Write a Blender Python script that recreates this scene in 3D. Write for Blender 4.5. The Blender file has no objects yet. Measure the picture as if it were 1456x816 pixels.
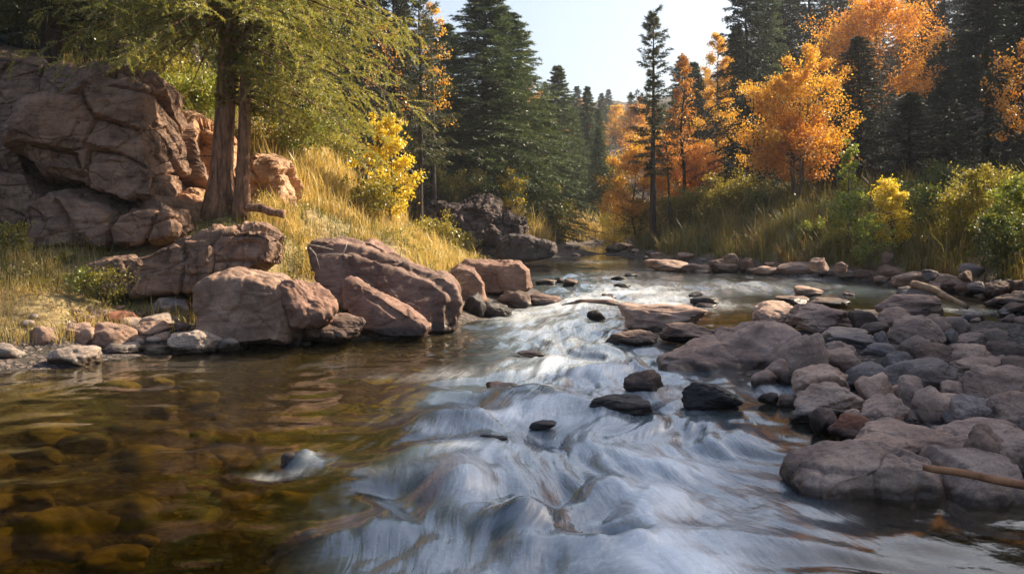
import bpy, bmesh, math, random
import numpy as np
from mathutils import Vector

# ------------------------------------------------------------------ scene
scn = bpy.context.scene
COL = scn.collection
F_PX, CX, HY, CAMZ = 1261.0, 728.0, 305.0, 2.0     # survey constants: focal length in photo pixels, horizon line, eye height

def P(px, py, Y):
    """world point at distance Y seen in the photo at px,py"""
    return np.array([(px - CX) / F_PX * Y, Y, CAMZ - (py - HY) / F_PX * Y])

def ground_at(px, py, z=0.0):
    Y = (CAMZ - z) * F_PX / (py - HY)
    return (px - CX) / F_PX * Y, Y

# ------------------------------------------------------------------ noise
def _hash(ix, iy, iz, seed):
    h = (ix * 374761393 + iy * 668265263 + iz * 2147483647 + seed * 1274126177) & 0xFFFFFFFF
    h = ((h ^ (h >> 13)) * 1274126177) & 0xFFFFFFFF
    h = ((h ^ (h >> 16)) * 2246822519) & 0xFFFFFFFF
    return ((h ^ (h >> 15)) & 0xFFFFFF).astype(np.float64) / float(0xFFFFFF)

def vnoise(p, seed=0):
    """smooth value noise in [-1,1]; p (N,3)"""
    p = np.asarray(p, float)
    i = np.floor(p).astype(np.int64)
    f = p - i
    f = f * f * f * (f * (f * 6 - 15) + 10)
    out = 0
    for dx in (0, 1):
        wx = f[:, 0] if dx else 1 - f[:, 0]
        for dy in (0, 1):
            wy = f[:, 1] if dy else 1 - f[:, 1]
            for dz in (0, 1):
                wz = f[:, 2] if dz else 1 - f[:, 2]
                out = out + wx * wy * wz * _hash(i[:, 0] + dx, i[:, 1] + dy, i[:, 2] + dz, seed)
    return out * 2 - 1

def fbm(p, octaves=4, seed=0, gain=0.5, lac=2.03):
    a, s, out = 1.0, 1.0, 0
    p = np.asarray(p, float)
    for o in range(octaves):
        out = out + a * vnoise(p * s + 17.3 * o, seed + o)
        a *= gain; s *= lac
    return out

def n2(x, y, s, seed=0, octv=1):
    p = np.stack([np.ravel(x) * s, np.ravel(y) * s, np.zeros(np.size(x))], 1)
    return fbm(p, octv, seed) if octv > 1 else vnoise(p, seed)

def sstep(a, b, x):
    t = np.clip((x - a) / (b - a), 0, 1)
    return t * t * (3 - 2 * t)

# ------------------------------------------------------------------ mesh helpers
def mesh_np(name, verts, tris=None, quads=None, mat=None, smooth=False, attrs=None):
    verts = np.ascontiguousarray(verts, dtype=np.float32)
    nt = 0 if tris is None else len(tris)
    nq = 0 if quads is None else len(quads)
    me = bpy.data.meshes.new(name)
    me.vertices.add(len(verts)); me.vertices.foreach_set('co', verts.ravel())
    idx = []
    if nt: idx.append(np.asarray(tris, np.int32).ravel())
    if nq: idx.append(np.asarray(quads, np.int32).ravel())
    idx = np.concatenate(idx)
    me.loops.add(len(idx)); me.loops.foreach_set('vertex_index', idx)
    me.polygons.add(nt + nq)
    starts = np.concatenate([np.arange(nt) * 3, nt * 3 + np.arange(nq) * 4]).astype(np.int32)
    me.polygons.foreach_set('loop_start', starts)
    try:
        me.polygons.foreach_set('loop_total', np.concatenate([np.full(nt, 3), np.full(nq, 4)]).astype(np.int32))
    except Exception:
        pass
    me.polygons.foreach_set('use_smooth', np.full(nt + nq, bool(smooth)))
    for k, v in (attrs or {}).items():
        v = np.asarray(v, np.float32)
        if v.ndim == 1:
            a = me.attributes.new(k, 'FLOAT', 'POINT'); a.data.foreach_set('value', v)
        else:
            a = me.attributes.new(k, 'FLOAT_VECTOR', 'POINT'); a.data.foreach_set('vector', v.ravel())
    me.update(calc_edges=True)
    if mat is not None: me.materials.append(mat)
    return me

def link(name, me, parent=None, loc=(0, 0, 0)):
    o = bpy.data.objects.new(name, me)
    COL.objects.link(o)
    o.location = loc
    if parent is not None: o.parent = parent
    return o

def tag(o, label=None, cat=None, group=None, kind=None):
    if label: o['label'] = label
    if cat: o['category'] = cat
    if group: o['group'] = group
    if kind: o['kind'] = kind
    return o

class MB:
    """collects shapes for one mesh"""
    def __init__(self): self.v, self.t, self.q, self.n, self.a = [], [], [], 0, []
    def add(self, v, t=None, q=None, vary=0.5):
        v = np.asarray(v, float)
        self.v.append(v)
        if t is not None and len(t): self.t.append(np.asarray(t) + self.n)
        if q is not None and len(q): self.q.append(np.asarray(q) + self.n)
        self.a.append(np.broadcast_to(np.asarray(vary, float), (len(v),)))
        self.n += len(v)
    def tube(self, pts, radii, sides=8, cap=True, rough=0.0, seed=0):
        pts = np.asarray(pts, float); radii = np.asarray(radii, float)
        n = len(pts)
        tan = np.gradient(pts, axis=0); tan /= np.linalg.norm(tan, axis=1)[:, None] + 1e-9
        ref = np.array([0, 0, 1.0]) if abs(tan[:, 2]).mean() < 0.8 else np.array([1.0, 0, 0])
        a = np.cross(tan, ref); a /= np.linalg.norm(a, axis=1)[:, None] + 1e-9
        b = np.cross(tan, a)
        th = np.arange(sides) / sides * 2 * np.pi
        r = radii[:, None] * np.ones(sides)
        if rough:
            q = np.stack([np.cos(th)[None, :] * 2 + 0 * r, np.sin(th)[None, :] * 2 + 0 * r,
                          np.linspace(0, 1, n)[:, None] * 4 + 0 * r], -1).reshape(-1, 3)
            r = r * (1 + rough * fbm(q, 3, seed).reshape(n, sides))
        v = pts[:, None] + r[..., None] * (np.cos(th)[None, :, None] * a[:, None] + np.sin(th)[None, :, None] * b[:, None])
        i = np.arange(n - 1)[:, None] * sides; j = np.arange(sides)[None]
        j2 = (j + 1) % sides
        q = np.stack([i + j, i + j2, i + sides + j2, i + sides + j], -1).reshape(-1, 4)
        vv = v.reshape(-1, 3); t = None
        if cap:
            vv = np.vstack([vv, pts[0], pts[-1]])
            k = np.arange(sides); k2 = (k + 1) % sides
            t = np.vstack([np.stack([k2, k, np.full(sides, n * sides)], 1),
                           np.stack([(n - 1) * sides + k, (n - 1) * sides + k2, np.full(sides, n * sides + 1)], 1)])
        self.add(vv, t, q)
    def mesh(self, name, mat, smooth=True):
        return mesh_np(name, np.vstack(self.v), np.vstack(self.t) if self.t else None,
                       np.vstack(self.q) if self.q else None, mat, smooth, {'vary': np.concatenate(self.a)})

# ------------------------------------------------------------------ materials
class NT:
    def __init__(self, name):
        self.m = bpy.data.materials.new(name); self.m.use_nodes = True
        self.t = self.m.node_tree; self.t.nodes.clear()
        self.out = self.t.nodes.new('ShaderNodeOutputMaterial')
    def n(self, typ, **kw):
        nd = self.t.nodes.new('ShaderNode' + typ)
        for k, v in kw.items():
            if k.startswith('i_'):
                key = k[2:]; key = int(key) if key.isdigit() else key.replace('_', ' ')
                self.set(nd.inputs[key], v)
            else: setattr(nd, k, v)
        return nd
    def set(self, sock, v):
        if isinstance(v, bpy.types.NodeSocket): self.t.links.new(v, sock)
        elif isinstance(v, bpy.types.Node): self.t.links.new(v.outputs[0], sock)
        else:
            if sock.type == 'RGBA' and len(v) == 3: v = (*v, 1)
            sock.default_value = v
    def math(self, op, a, b=None, c=None, clamp=False):
        nd = self.t.nodes.new('ShaderNodeMath'); nd.operation = op; nd.use_clamp = clamp
        for s, v in zip(nd.inputs, (a, b, c)):
            if v is not None: self.set(s, v)
        return nd.outputs[0]
    def mix(self, f, a, b, blend='MIX'):
        nd = self.t.nodes.new('ShaderNodeMix'); nd.data_type = 'RGBA'; nd.blend_type = blend
        self.set(nd.inputs[0], f); self.set(nd.inputs[6], a); self.set(nd.inputs[7], b)
        return nd.outputs[2]
    def ramp(self, f, stops, interp='LINEAR'):
        nd = self.t.nodes.new('ShaderNodeValToRGB'); r = nd.color_ramp; r.interpolation = interp
        while len(r.elements) < len(stops): r.elements.new(0.5)
        for e, (p, c) in zip(r.elements, stops):
            e.position = p
            e.color = (c, c, c, 1) if np.isscalar(c) else (*c, 1)
        self.set(nd.inputs[0], f)
        return nd.outputs[0]
    def noise(self, vec, scale, detail=4, rough=0.55, dist=0.0):
        nd = self.n('TexNoise'); self.set(nd.inputs['Vector'], vec)
        nd.inputs['Scale'].default_value = scale; nd.inputs['Detail'].default_value = detail
        nd.inputs['Roughness'].default_value = rough; nd.inputs['Distortion'].default_value = dist
        return nd.outputs[0]
    def attr(self, name, out='Fac'):
        nd = self.n('Attribute', attribute_name=name); return nd.outputs[out]
    def maprange(self, v, a, b, c=0.0, d=1.0, smooth=True):
        nd = self.n('MapRange'); nd.interpolation_type = 'SMOOTHSTEP' if smooth else 'LINEAR'
        for k, x in zip(range(5), (v, a, b, c, d)): self.set(nd.inputs[k], x)
        return nd.outputs[0]
    def vscale(self, vec, s):
        nd = self.n('VectorMath', operation='MULTIPLY'); self.set(nd.inputs[0], vec); nd.inputs[1].default_value = s
        return nd.outputs[0]
    def done(self, shader):
        self.t.links.new(shader if isinstance(shader, bpy.types.NodeSocket) else shader.outputs[0], self.out.inputs['Surface'])
        return self.m

def rock_mat(name, dark, light, warm, crack=0.0, wet_level=0.10, wet_amt=1.0, bump=0.6, strata=0.0, lichen=0.35):
    k = NT(name)
    pos = k.n('NewGeometry').outputs['Position']
    rnd = k.n('ObjectInfo').outputs['Random']
    big = k.noise(pos, 1.7, 5, 0.6)
    mid = k.noise(pos, 7.0, 6, 0.65)
    fine = k.noise(pos, 48.0, 4, 0.7)
    c = k.mix(k.maprange(big, 0.32, 0.68), dark, light)
    c = k.mix(k.maprange(mid, 0.45, 0.75, 0.0, 0.6), c, warm)
    c = k.mix(0.85, c, k.ramp(fine, [(0.25, 0.55), (0.5, 0.95), (0.75, 1.3)]), 'MULTIPLY')
    c = k.mix(1.0, c, k.ramp(rnd, [(0.0, (0.74, 0.74, 0.76)), (0.35, (1.0, 0.95, 0.93)), (0.7, (1.12, 1.02, 0.96)), (1.0, (0.88, 0.84, 0.86))]), 'MULTIPLY')
    # pale lichen and mineral blotches
    vor = k.n('TexVoronoi', feature='F1'); k.set(vor.inputs['Vector'], pos); vor.inputs['Scale'].default_value = 5.0
    spot = k.math('MULTIPLY', k.maprange(vor.outputs['Distance'], 0.30, 0.10), k.maprange(k.noise(pos, 2.6, 3), 0.52, 0.66))
    spot = k.math('MULTIPLY', spot, k.maprange(fine, 0.4, 0.6))
    c = k.mix(k.math('MULTIPLY', spot, lichen), c, (0.42, 0.38, 0.32))
    c = k.mix(k.maprange(k.noise(pos, 3.3, 6, 0.7), 0.56, 0.70, 0.0, 0.6), c, (0.05, 0.042, 0.038))
    band = k.noise(k.vscale(pos, (1.2, 1.2, 6.0)), 1.3, 6, 0.65, 1.2)
    c = k.mix(1.0, c, k.ramp(band, [(0.35, (0.72, 0.68, 0.66)), (0.5, (1.0, 1.0, 1.0)), (0.65, (1.22, 1.16, 1.08))]), 'MULTIPLY')
    c = k.mix(k.maprange(k.noise(pos, 11.0, 5, 0.75), 0.60, 0.72, 0.0, 0.5), c, k.mix(0.5, c, (0.34, 0.25, 0.17)))
    h = k.math('ADD', k.math('MULTIPLY', mid, 0.6), k.math('MULTIPLY', fine, 0.22))
    h = k.math('ADD', h, k.math('MULTIPLY', k.noise(pos, 18, 5, 0.6), 0.35))
    if crack:
        wp = k.n('VectorMath', operation='ADD'); k.set(wp.inputs[0], pos)
        k.set(wp.inputs[1], k.vscale(k.n('TexNoise', i_Vector=pos, i_Scale=1.3, i_Detail=4.0).outputs['Color'], (0.7, 0.7, 0.7)))
        cv = k.n('TexVoronoi', feature='DISTANCE_TO_EDGE'); k.set(cv.inputs['Vector'], k.vscale(wp.outputs[0], (1.0, 1.0, 1.7)))
        cv.inputs['Scale'].default_value = 0.75
        cr = k.maprange(cv.outputs['Distance'], 0.0, 0.035)
        cr = k.math('MAXIMUM', cr, k.maprange(k.noise(pos, 1.1, 2), 0.45, 0.6))
        c = k.mix(k.math('MULTIPLY', k.math('SUBTRACT', 1.0, cr), crack), c, (0.03, 0.024, 0.02))
        h = k.math('ADD', h, k.math('MULTIPLY', cr, 1.0 * crack))
    if strata:
        st = k.noise(k.vscale(pos, (0.35, 0.35, 4.2)), 1.6, 5, 0.6, 0.6)
        h = k.math('ADD', h, k.math('MULTIPLY', st, strata * 1.6))
        c = k.mix(k.maprange(st, 0.42, 0.62, 0.0, 0.35 * strata), c, (0.32, 0.19, 0.12))
    sep = k.n('SeparateXYZ'); k.set(sep.inputs[0], pos)
    wz = k.math('ADD', sep.outputs[2], k.math('MULTIPLY', k.math('SUBTRACT', big, 0.5), 0.16))
    wet = k.math('MULTIPLY', k.maprange(wz, wet_level + 0.05, wet_level - 0.02), wet_amt)
    c = k.mix(wet, c, k.mix(1.0, c, (0.26, 0.24, 0.22), 'MULTIPLY'))
    rough = k.math('SUBTRACT', 0.82, k.math('MULTIPLY', wet, 0.5))
    bp = k.n('Bump', i_Strength=bump, i_Distance=0.035, i_Height=h)
    b = k.n('BsdfPrincipled', i_Base_Color=c, i_Roughness=rough, i_Normal=bp.outputs[0])
    b.inputs['Specular IOR Level'].default_value = 0.35
    return k.done(b)

M_MAUVE = rock_mat('mauve_river_rock', (0.27, 0.190, 0.152), (0.48, 0.358, 0.285), (0.46, 0.315, 0.235), lichen=0.25, wet_level=0.05)
M_SLATE = rock_mat('blue_grey_rock', (0.16, 0.138, 0.128), (0.27, 0.235, 0.222), (0.25, 0.205, 0.18), lichen=0.1)
M_TAN = rock_mat('tan_bank_rock', (0.20, 0.135, 0.10), (0.36, 0.26, 0.20), (0.34, 0.21, 0.145), crack=0.25)
M_PALE = rock_mat('pale_bank_rock', (0.26, 0.22, 0.19), (0.44, 0.37, 0.31), (0.36, 0.28, 0.22))
M_RED = rock_mat('red_brown_rock', (0.145, 0.088, 0.066), (0.31, 0.20, 0.155), (0.28, 0.155, 0.105), crack=0.3, wet_level=0.16)
M_DARK = rock_mat('wet_dark_rock', (0.018, 0.016, 0.017), (0.05, 0.042, 0.04), (0.06, 0.045, 0.038), wet_level=0.5, wet_amt=0.45)
M_BROWN = rock_mat('damp_brown_rock', (0.11, 0.077, 0.062), (0.24, 0.172, 0.138), (0.23, 0.15, 0.11), wet_level=0.10)
M_RUST = rock_mat('rust_rock', (0.16, 0.07, 0.045), (0.26, 0.12, 0.075), (0.3, 0.13, 0.07))
M_CLIFF = rock_mat('outcrop_rock', (0.10, 0.066, 0.050), (0.29, 0.20, 0.15), (0.34, 0.21, 0.125), crack=0.5, wet_amt=0.0, bump=0.9, strata=0.8, lichen=0.5)
M_WALL = rock_mat('ochre_wall_rock', (0.34, 0.20, 0.11), (0.55, 0.38, 0.25), (0.55, 0.29, 0.14), crack=0.6, wet_amt=0.0, bump=1.0, strata=0.3)
M_FARCLIFF = rock_mat('grey_cliff_rock', (0.05, 0.04, 0.038), (0.15, 0.12, 0.11), (0.17, 0.10, 0.07), crack=0.7, wet_amt=0.0, bump=1.0)
M_BED = rock_mat('algae_stone', (0.035, 0.027, 0.009), (0.22, 0.17, 0.055), (0.16, 0.115, 0.033), wet_amt=0.0, lichen=0.1)

def leaf_mat(name, cols, trans=0.45, gloss=0.06, hue_obj=0.25):
    k = NT(name)
    v = k.attr('vary')
    rnd = k.n('ObjectInfo').outputs['Random']
    f = k.math('ADD', v, k.math('MULTIPLY', k.math('SUBTRACT', rnd, 0.5), hue_obj), clamp=True)
    n = len(cols)
    c = k.ramp(f, [(i / (n - 1), cols[i]) for i in range(n)])
    d = k.n('BsdfDiffuse', i_Color=c); t = k.n('BsdfTranslucent', i_Color=k.mix(1.0, c, (1.1, 1.05, 0.8), 'MULTIPLY'))
    g = k.n('BsdfGlossy', i_Color=(1, 1, 1), i_Roughness=0.45)
    m1 = k.n('MixShader', i_0=trans, i_1=d.outputs[0], i_2=t.outputs[0])
    m2 = k.n('MixShader', i_0=gloss, i_1=m1.outputs[0], i_2=g.outputs[0])
    return k.done(m2)

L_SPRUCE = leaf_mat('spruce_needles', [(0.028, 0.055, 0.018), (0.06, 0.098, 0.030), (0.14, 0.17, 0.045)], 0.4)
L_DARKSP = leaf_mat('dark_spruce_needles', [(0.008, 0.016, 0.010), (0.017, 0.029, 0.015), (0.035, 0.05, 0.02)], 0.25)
L_PINE = leaf_mat('pine_needles', [(0.03, 0.05, 0.018), (0.06, 0.08, 0.025), (0.13, 0.11, 0.03)], 0.35)
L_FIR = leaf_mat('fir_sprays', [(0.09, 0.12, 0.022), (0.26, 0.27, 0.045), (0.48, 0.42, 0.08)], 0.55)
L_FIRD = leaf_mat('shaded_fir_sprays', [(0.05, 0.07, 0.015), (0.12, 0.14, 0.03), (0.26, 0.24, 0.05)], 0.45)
L_ORANGE = leaf_mat('orange_leaves', [(0.46, 0.15, 0.02), (0.68, 0.28, 0.03), (0.78, 0.42, 0.05)], 0.55)
L_GOLD = leaf_mat('gold_leaves', [(0.58, 0.26, 0.02), (0.78, 0.44, 0.04), (0.84, 0.58, 0.09)], 0.55)
L_RUSSET = leaf_mat('russet_leaves', [(0.30, 0.11, 0.02), (0.52, 0.22, 0.03), (0.66, 0.36, 0.05)], 0.5)
L_YELLOW = leaf_mat('yellow_leaves', [(0.55, 0.37, 0.02), (0.82, 0.64, 0.04), (0.88, 0.76, 0.12)], 0.5)
L_OLIVE = leaf_mat('olive_leaves', [(0.11, 0.11, 0.015), (0.26, 0.23, 0.025), (0.45, 0.36, 0.05)], 0.5)
L_GREEN = leaf_mat('green_leaves', [(0.035, 0.06, 0.012), (0.075, 0.11, 0.018), (0.20, 0.20, 0.03)], 0.45)
L_LIME = leaf_mat('lime_leaves', [(0.12, 0.17, 0.02), (0.24, 0.30, 0.03), (0.42, 0.42, 0.06)], 0.5)
G_GOLD = leaf_mat('golden_grass_blades', [(0.26, 0.19, 0.055), (0.54, 0.39, 0.125), (0.72, 0.56, 0.22)], 0.4, 0.04)
G_GREEN = leaf_mat('green_grass_blades', [(0.06, 0.08, 0.02), (0.15, 0.16, 0.035), (0.34, 0.26, 0.08)], 0.4, 0.04)
G_RUST = leaf_mat('rusty_grass_blades', [(0.13, 0.08, 0.03), (0.26, 0.16, 0.06), (0.40, 0.26, 0.10)], 0.4, 0.04)

def bark_mat(name, dark, light, scale=1.0):
    k = NT(name)
    pos = k.n('TexCoord').outputs['Object']
    f = k.noise(k.vscale(pos, (14 * scale, 14 * scale, 1.6 * scale)), 1.0, 6, 0.65, 0.5)
    g = k.noise(pos, 5.0, 4)
    c = k.mix(k.maprange(f, 0.35, 0.65), dark, light)
    c = k.mix(1.0, c, k.ramp(g, [(0.3, 0.7), (0.7, 1.2)]), 'MULTIPLY')
    bp = k.n('Bump', i_Strength=1.0, i_Distance=0.04, i_Height=f)
    b = k.n('BsdfPrincipled', i_Base_Color=c, i_Roughness=0.9, i_Normal=bp.outputs[0])
    return k.done(b)

B_FIR = bark_mat('fir_bark', (0.095, 0.046, 0.027), (0.36, 0.20, 0.12))
B_DARK = bark_mat('dark_bark', (0.03, 0.022, 0.018), (0.085, 0.06, 0.045))
B_GREY = bark_mat('grey_bark', (0.09, 0.075, 0.06), (0.22, 0.18, 0.14))
B_DRIFT = bark_mat('driftwood', (0.30, 0.19, 0.11), (0.46, 0.32, 0.20), 0.6)
B_POLE = bark_mat('orange_bare_wood', (0.28, 0.12, 0.055), (0.40, 0.19, 0.09), 0.5)
B_TWIG = bark_mat('bleached_twig', (0.4, 0.34, 0.27), (0.6, 0.52, 0.42))
# ------------------------------------------------------------------ terrain heights
LEFT_SHORE = [(-13, -6), (-12.5, 2), (-10.5, 7), (-8.5, 9.8), (-6.5, 11.2), (-5.7, 12), (-4.2, 13.2), (-3.1, 14), (-1.3, 15.3), (-0.6, 18), (-0.45, 20.2),
              (0.5, 23.5), (0.2, 27), (-1.4, 30), (-2.4, 32), (-3.2, 34), (-3.0, 36), (-1.6, 38.5), (-0.4, 42), (0.6, 47), (2.0, 52), (3.4, 57)]
FAR_SHORE = [(5.5, 60.5), (8.5, 61), (12, 59)]
RIGHT_SHORE = [(11, 55), (7.6, 50), (6.3, 45.8), (5.9, 40), (6.6, 34.5), (8.0, 31.2), (10, 28), (11.2, 25.2), (11.8, 21), (12.6, 17), (13.2, 10), (12.6, 0), (12, -6)]
_ctl = []
for x, y in LEFT_SHORE + FAR_SHORE + RIGHT_SHORE: _ctl.append((x, y, 0.02))
_ctl += [  # left bank
    (-7.1, 13.5, .95), (-9, 12, .95), (-5.9, 13.0, .06), (-5.0, 13.6, .06), (-6.9, 12.3, .10), (-5.8, 15, .55), (-4.6, 14.6, .35), (-6.8, 16.4, 1.35), (-5.66, 17.5, 2.0), (-7.6, 16.5, 1.4), (-10.2, 16.0, 1.5),
    (-10.5, 21, 4.9), (-14, 20, 5.8), (-8.6, 20.5, 3.9), (-6.6, 19.5, 2.3), (-7.6, 22, 4.0), (-8, 26, 5.6), (-4.64, 19, 2.0), (-3.7, 19, 1.4), (-2.66, 20, 1.15), (-1.75, 20.5, .62),
    (-2.4, 17.0, .8), (-3.6, 16, .8), (-4.5, 25, 2.7), (-5.95, 27, 3.7), (-3.5, 26, 1.8), (-1.8, 25, .7), (-4.2, 33, .45), (-4.6, 36, .55), (-3.3, 38.5, .5), (-4.2, 41, .65), (-0.8, 42.6, .35),
    (-6.5, 33, 2.4), (-7.5, 38, 3.6), (-4.4, 43.6, 2.65), (-1.6, 44.2, 2.5), (0.4, 44.5, 1.9), (1.6, 46.5, .6), (-7.9, 42, 4.4), (-1.4, 48, 3.0), (2.1, 54, .75), (5.1, 63, .8),
    (-10, 50, 6.5), (-20, 45, 10), (-25, 25, 9), (-12, 35, 5.5), (-15, 10, 2.4), (-12, 13, 1.9), (-20, 0, 4), (-30, 10, 8),
    # far valley
    (3, 72, 1.3), (10, 75, 1.8), (-10, 75, 6), (10, 150, 12), (30, 150, 15), (-20, 150, 22), (20, 100, 6), (2, 100, 4.5), (-30, 100, 17), (60, 150, 28), (40, 100, 15),
    (0, 300, 34), (-80, 300, 42), (80, 300, 42), (150, 150, 45), (-150, 150, 50), (-70, 60, 22), (-80, -10, 18), (90, -10, 18), (150, 320, 60), (-150, 320, 60),
    # right bank
    (7.2, 45, .85), (8.2, 38, 1.0), (9.4, 32, .85), (12.4, 38, 2.4), (12.7, 28, 1.1), (17.2, 38, 3.2), (13.6, 24, 1.1), (19.2, 34, 3.3), (15, 15, .9), (20, 10, 2),
    (30, 40, 7.5), (30, 20, 6), (45, 60, 15), (15, 60, 4.2), (25, 60, 8), (10, 50, 1.6), (13, 66, 2.4), (60, 20, 12),
    # riverbed
    (-4, 7.5, -.55), (-2.7, 4.4, -1.35), (-7, 6, -.6), (-1.2, 6, -.7), (-4.2, 5.2, -1.0), (-1.5, 9.5, -.45), (-3, 11.8, -.25), (-5.2, 10.2, -.28), (0.3, 12, -.4), (0, 8, -.42), (0.6, 5, -.45), (1.8, 6, -.4), (0, 3, -.5), (-4, 2, -.6), (4, 2, -.5),
    (0.8, 16, -.35), (2.5, 20, -.3), (2.5, 26, -.3), (3.5, 33, -.35), (2.8, 42, -.5), (5.5, 52, -.45), (-1.2, 33.5, -.2), (0.8, 37, -.4), (6, 24, -.35), (9.5, 22, -.3), (10.6, 17, -.35), (11.3, 12, -.3), (11, 5, -.3),
    (0, -5, -.5), (8, -5, -.4), (-7, -4, -.5), (2.5, 9.2, -.3), (3.0, 7.4, -.28), (2.4, 11.5, -.35), (3.5, 4.4, -.35), (4.7, 17.5, -.3),
    # stony bar on the right
    (3.7, 10.5, .06), (4.5, 13, .08), (3.6, 8.2, .05), (5.2, 9.5, .14), (6.3, 12, .14), (6.5, 15.5, .08), (7.6, 14, .10), (9, 12.5, .08), (7.5, 18.5, .0), (3.3, 6.6, .0), (4.6, 7.0, .12), (6, 5, .1), (7.5, 8, .14), (8.5, 3, .08), (3.0, 11.2, .0), (8.9, 16, .02),
    (4.1, 15.6, .0),
]
_ctl = np.array(_ctl, float)
def _solve():
    p, z = _ctl[:, :2], _ctl[:, 2]
    n = len(p)
    d = np.linalg.norm(p[:, None] - p[None], axis=2)
    A = np.zeros((n + 3, n + 3)); A[:n, :n] = d - np.eye(n) * 0.02
    A[:n, n] = 1; A[:n, n + 1:] = p / 100; A[n, :n] = 1; A[n + 1:, :n] = p.T / 100
    return np.linalg.solve(A, np.concatenate([z, np.zeros(3)]))
_w = _solve()
def base_h(x, y):
    x = np.ravel(np.asarray(x, float)); y = np.ravel(np.asarray(y, float))
    out = np.empty(len(x)); n = len(_ctl)
    for s in range(0, len(x), 20000):
        q = np.stack([x[s:s + 20000], y[s:s + 20000]], 1)
        d = np.sqrt(((q[:, None] - _ctl[None, :, :2]) ** 2).sum(2))
        out[s:s + 20000] = d @ _w[:n] + _w[n] + (q / 100) @ _w[n + 1:]
    return out
def ground_h(x, y):
    z = base_h(x, y)
    land = sstep(0.05, 1.2, z)
    far = sstep(40, 110, np.ravel(y))
    z = z + n2(x, y, 0.55, 3, 3) * 0.20 * land + n2(x, y, 2.3, 5, 3) * 0.05 * sstep(-0.2, .3, z) + n2(x, y, 0.05, 9, 3) * 2.5 * far
    z = z + n2(x, y, 1.1, 11, 2) * 0.06 * (1 - land)
    return z
def gh(x, y): return float(ground_h([x], [y])[0])

def grid_mesh(xs, ys, hfun):
    X, Y = np.meshgrid(xs, ys)
    Z = hfun(X.ravel(), Y.ravel())
    v = np.stack([X.ravel(), Y.ravel(), Z], 1)
    nx = len(xs)
    i = np.arange(len(ys) - 1)[:, None] * nx + np.arange(nx - 1)[None]
    q = np.stack([i, i + 1, i + nx + 1, i + nx], -1).reshape(-1, 4)
    return v, q

def spread(a, b, d, A, B, g):
    """fine spacing d between a and b, growing by g outwards to A and B"""
    c = list(np.arange(a, b, d)); x, s = b, d
    hi = []
    while x < B: hi.append(x); s *= g; x += s
    hi.append(B); x, s = a - d, d
    lo = []
    while x > A: lo.append(x); s *= g; x -= s
    lo.append(A)
    return np.array(sorted(lo) + c + hi)

def ground_mat():
    k = NT('ground_soil')
    pos = k.n('NewGeometry').outputs['Position']
    sep = k.n('SeparateXYZ'); k.set(sep.inputs[0], pos)
    dry = k.attr('dry'); gravel = k.attr('gravel')
    n1 = k.noise(pos, 0.9, 5, 0.6); n2_ = k.noise(pos, 9, 5, 0.65); n3 = k.noise(pos, 45, 3, 0.7)
    forest = k.mix(n2_, (0.028, 0.022, 0.013), (0.085, 0.055, 0.03))
    dryc = k.mix(k.maprange(n2_, 0.35, 0.65), (0.17, 0.115, 0.05), (0.40, 0.30, 0.13))
    dryc = k.mix(k.maprange(n1, 0.5, 0.68, 0, 0.6), dryc, (0.13, 0.14, 0.035))
    c = k.mix(dry, forest, dryc)
    wp = k.n('VectorMath', operation='ADD'); k.set(wp.inputs[0], pos)
    k.set(wp.inputs[1], k.vscale(k.n('TexNoise', i_Vector=pos, i_Scale=5.0, i_Detail=3.0).outputs['Color'], (0.16, 0.16, 0.16)))
    vo = k.n('TexVoronoi', feature='F1'); k.set(vo.inputs['Vector'], wp); vo.inputs['Scale'].default_value = 11.0
    vs = k.n('TexVoronoi', feature='F1'); k.set(vs.inputs['Vector'], wp); vs.inputs['Scale'].default_value = 27.0
    cell = k.n('SeparateColor'); k.set(cell.inputs[0], vo.outputs['Color'])
    peb = k.ramp(cell.outputs[0], [(0, (0.11, 0.085, 0.075)), (0.4, (0.19, 0.15, 0.135)), (0.7, (0.28, 0.22, 0.19)), (1, (0.20, 0.13, 0.10))])
    gap = k.math('MULTIPLY', k.maprange(vo.outputs['Distance'], 0.62, 0.30), k.maprange(vs.outputs['Distance'], 0.75, 0.30, 0.55, 1.0))
    cell2 = k.n('SeparateColor'); k.set(cell2.inputs[0], vs.outputs['Color'])
    peb = k.mix(1.0, peb, k.ramp(cell2.outputs[0], [(0, 0.7), (1, 1.25)]), 'MULTIPLY')
    peb = k.mix(gap, (0.05, 0.04, 0.032), peb)
    c = k.mix(gravel, c, peb)
    bed = k.ramp(cell.outputs[1], [(0, (0.022, 0.015, 0.005)), (0.5, (0.06, 0.04, 0.012)), (0.8, (0.13, 0.09, 0.026)), (1, (0.24, 0.17, 0.06))])
    bed = k.mix(gap, (0.018, 0.013, 0.006), bed)
    bed = k.mix(1.0, bed, k.ramp(n1, [(0.3, 0.35), (0.7, 1.3)]), 'MULTIPLY')
    wet = k.maprange(k.math('ADD', sep.outputs[2], k.math('MULTIPLY', k.math('SUBTRACT', n1, .5), .12)), 0.03, -0.03)
    c = k.mix(wet, c, bed)
    c = k.mix(0.7, c, k.ramp(n3, [(0.25, 0.6), (0.75, 1.3)]), 'MULTIPLY')
    h = k.math('ADD', k.math('MULTIPLY', n2_, 0.6), k.math('MULTIPLY', n3, 0.3))
    h = k.math('ADD', h, k.math('MULTIPLY', k.math('MULTIPLY', gap, k.math('MAXIMUM', gravel, wet)), 0.8))
    bp = k.n('Bump', i_Strength=0.8, i_Distance=0.05, i_Height=h)
    b = k.n('BsdfPrincipled', i_Base_Color=c, i_Roughness=0.9, i_Normal=bp.outputs[0])
    return k.done(b)

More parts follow.
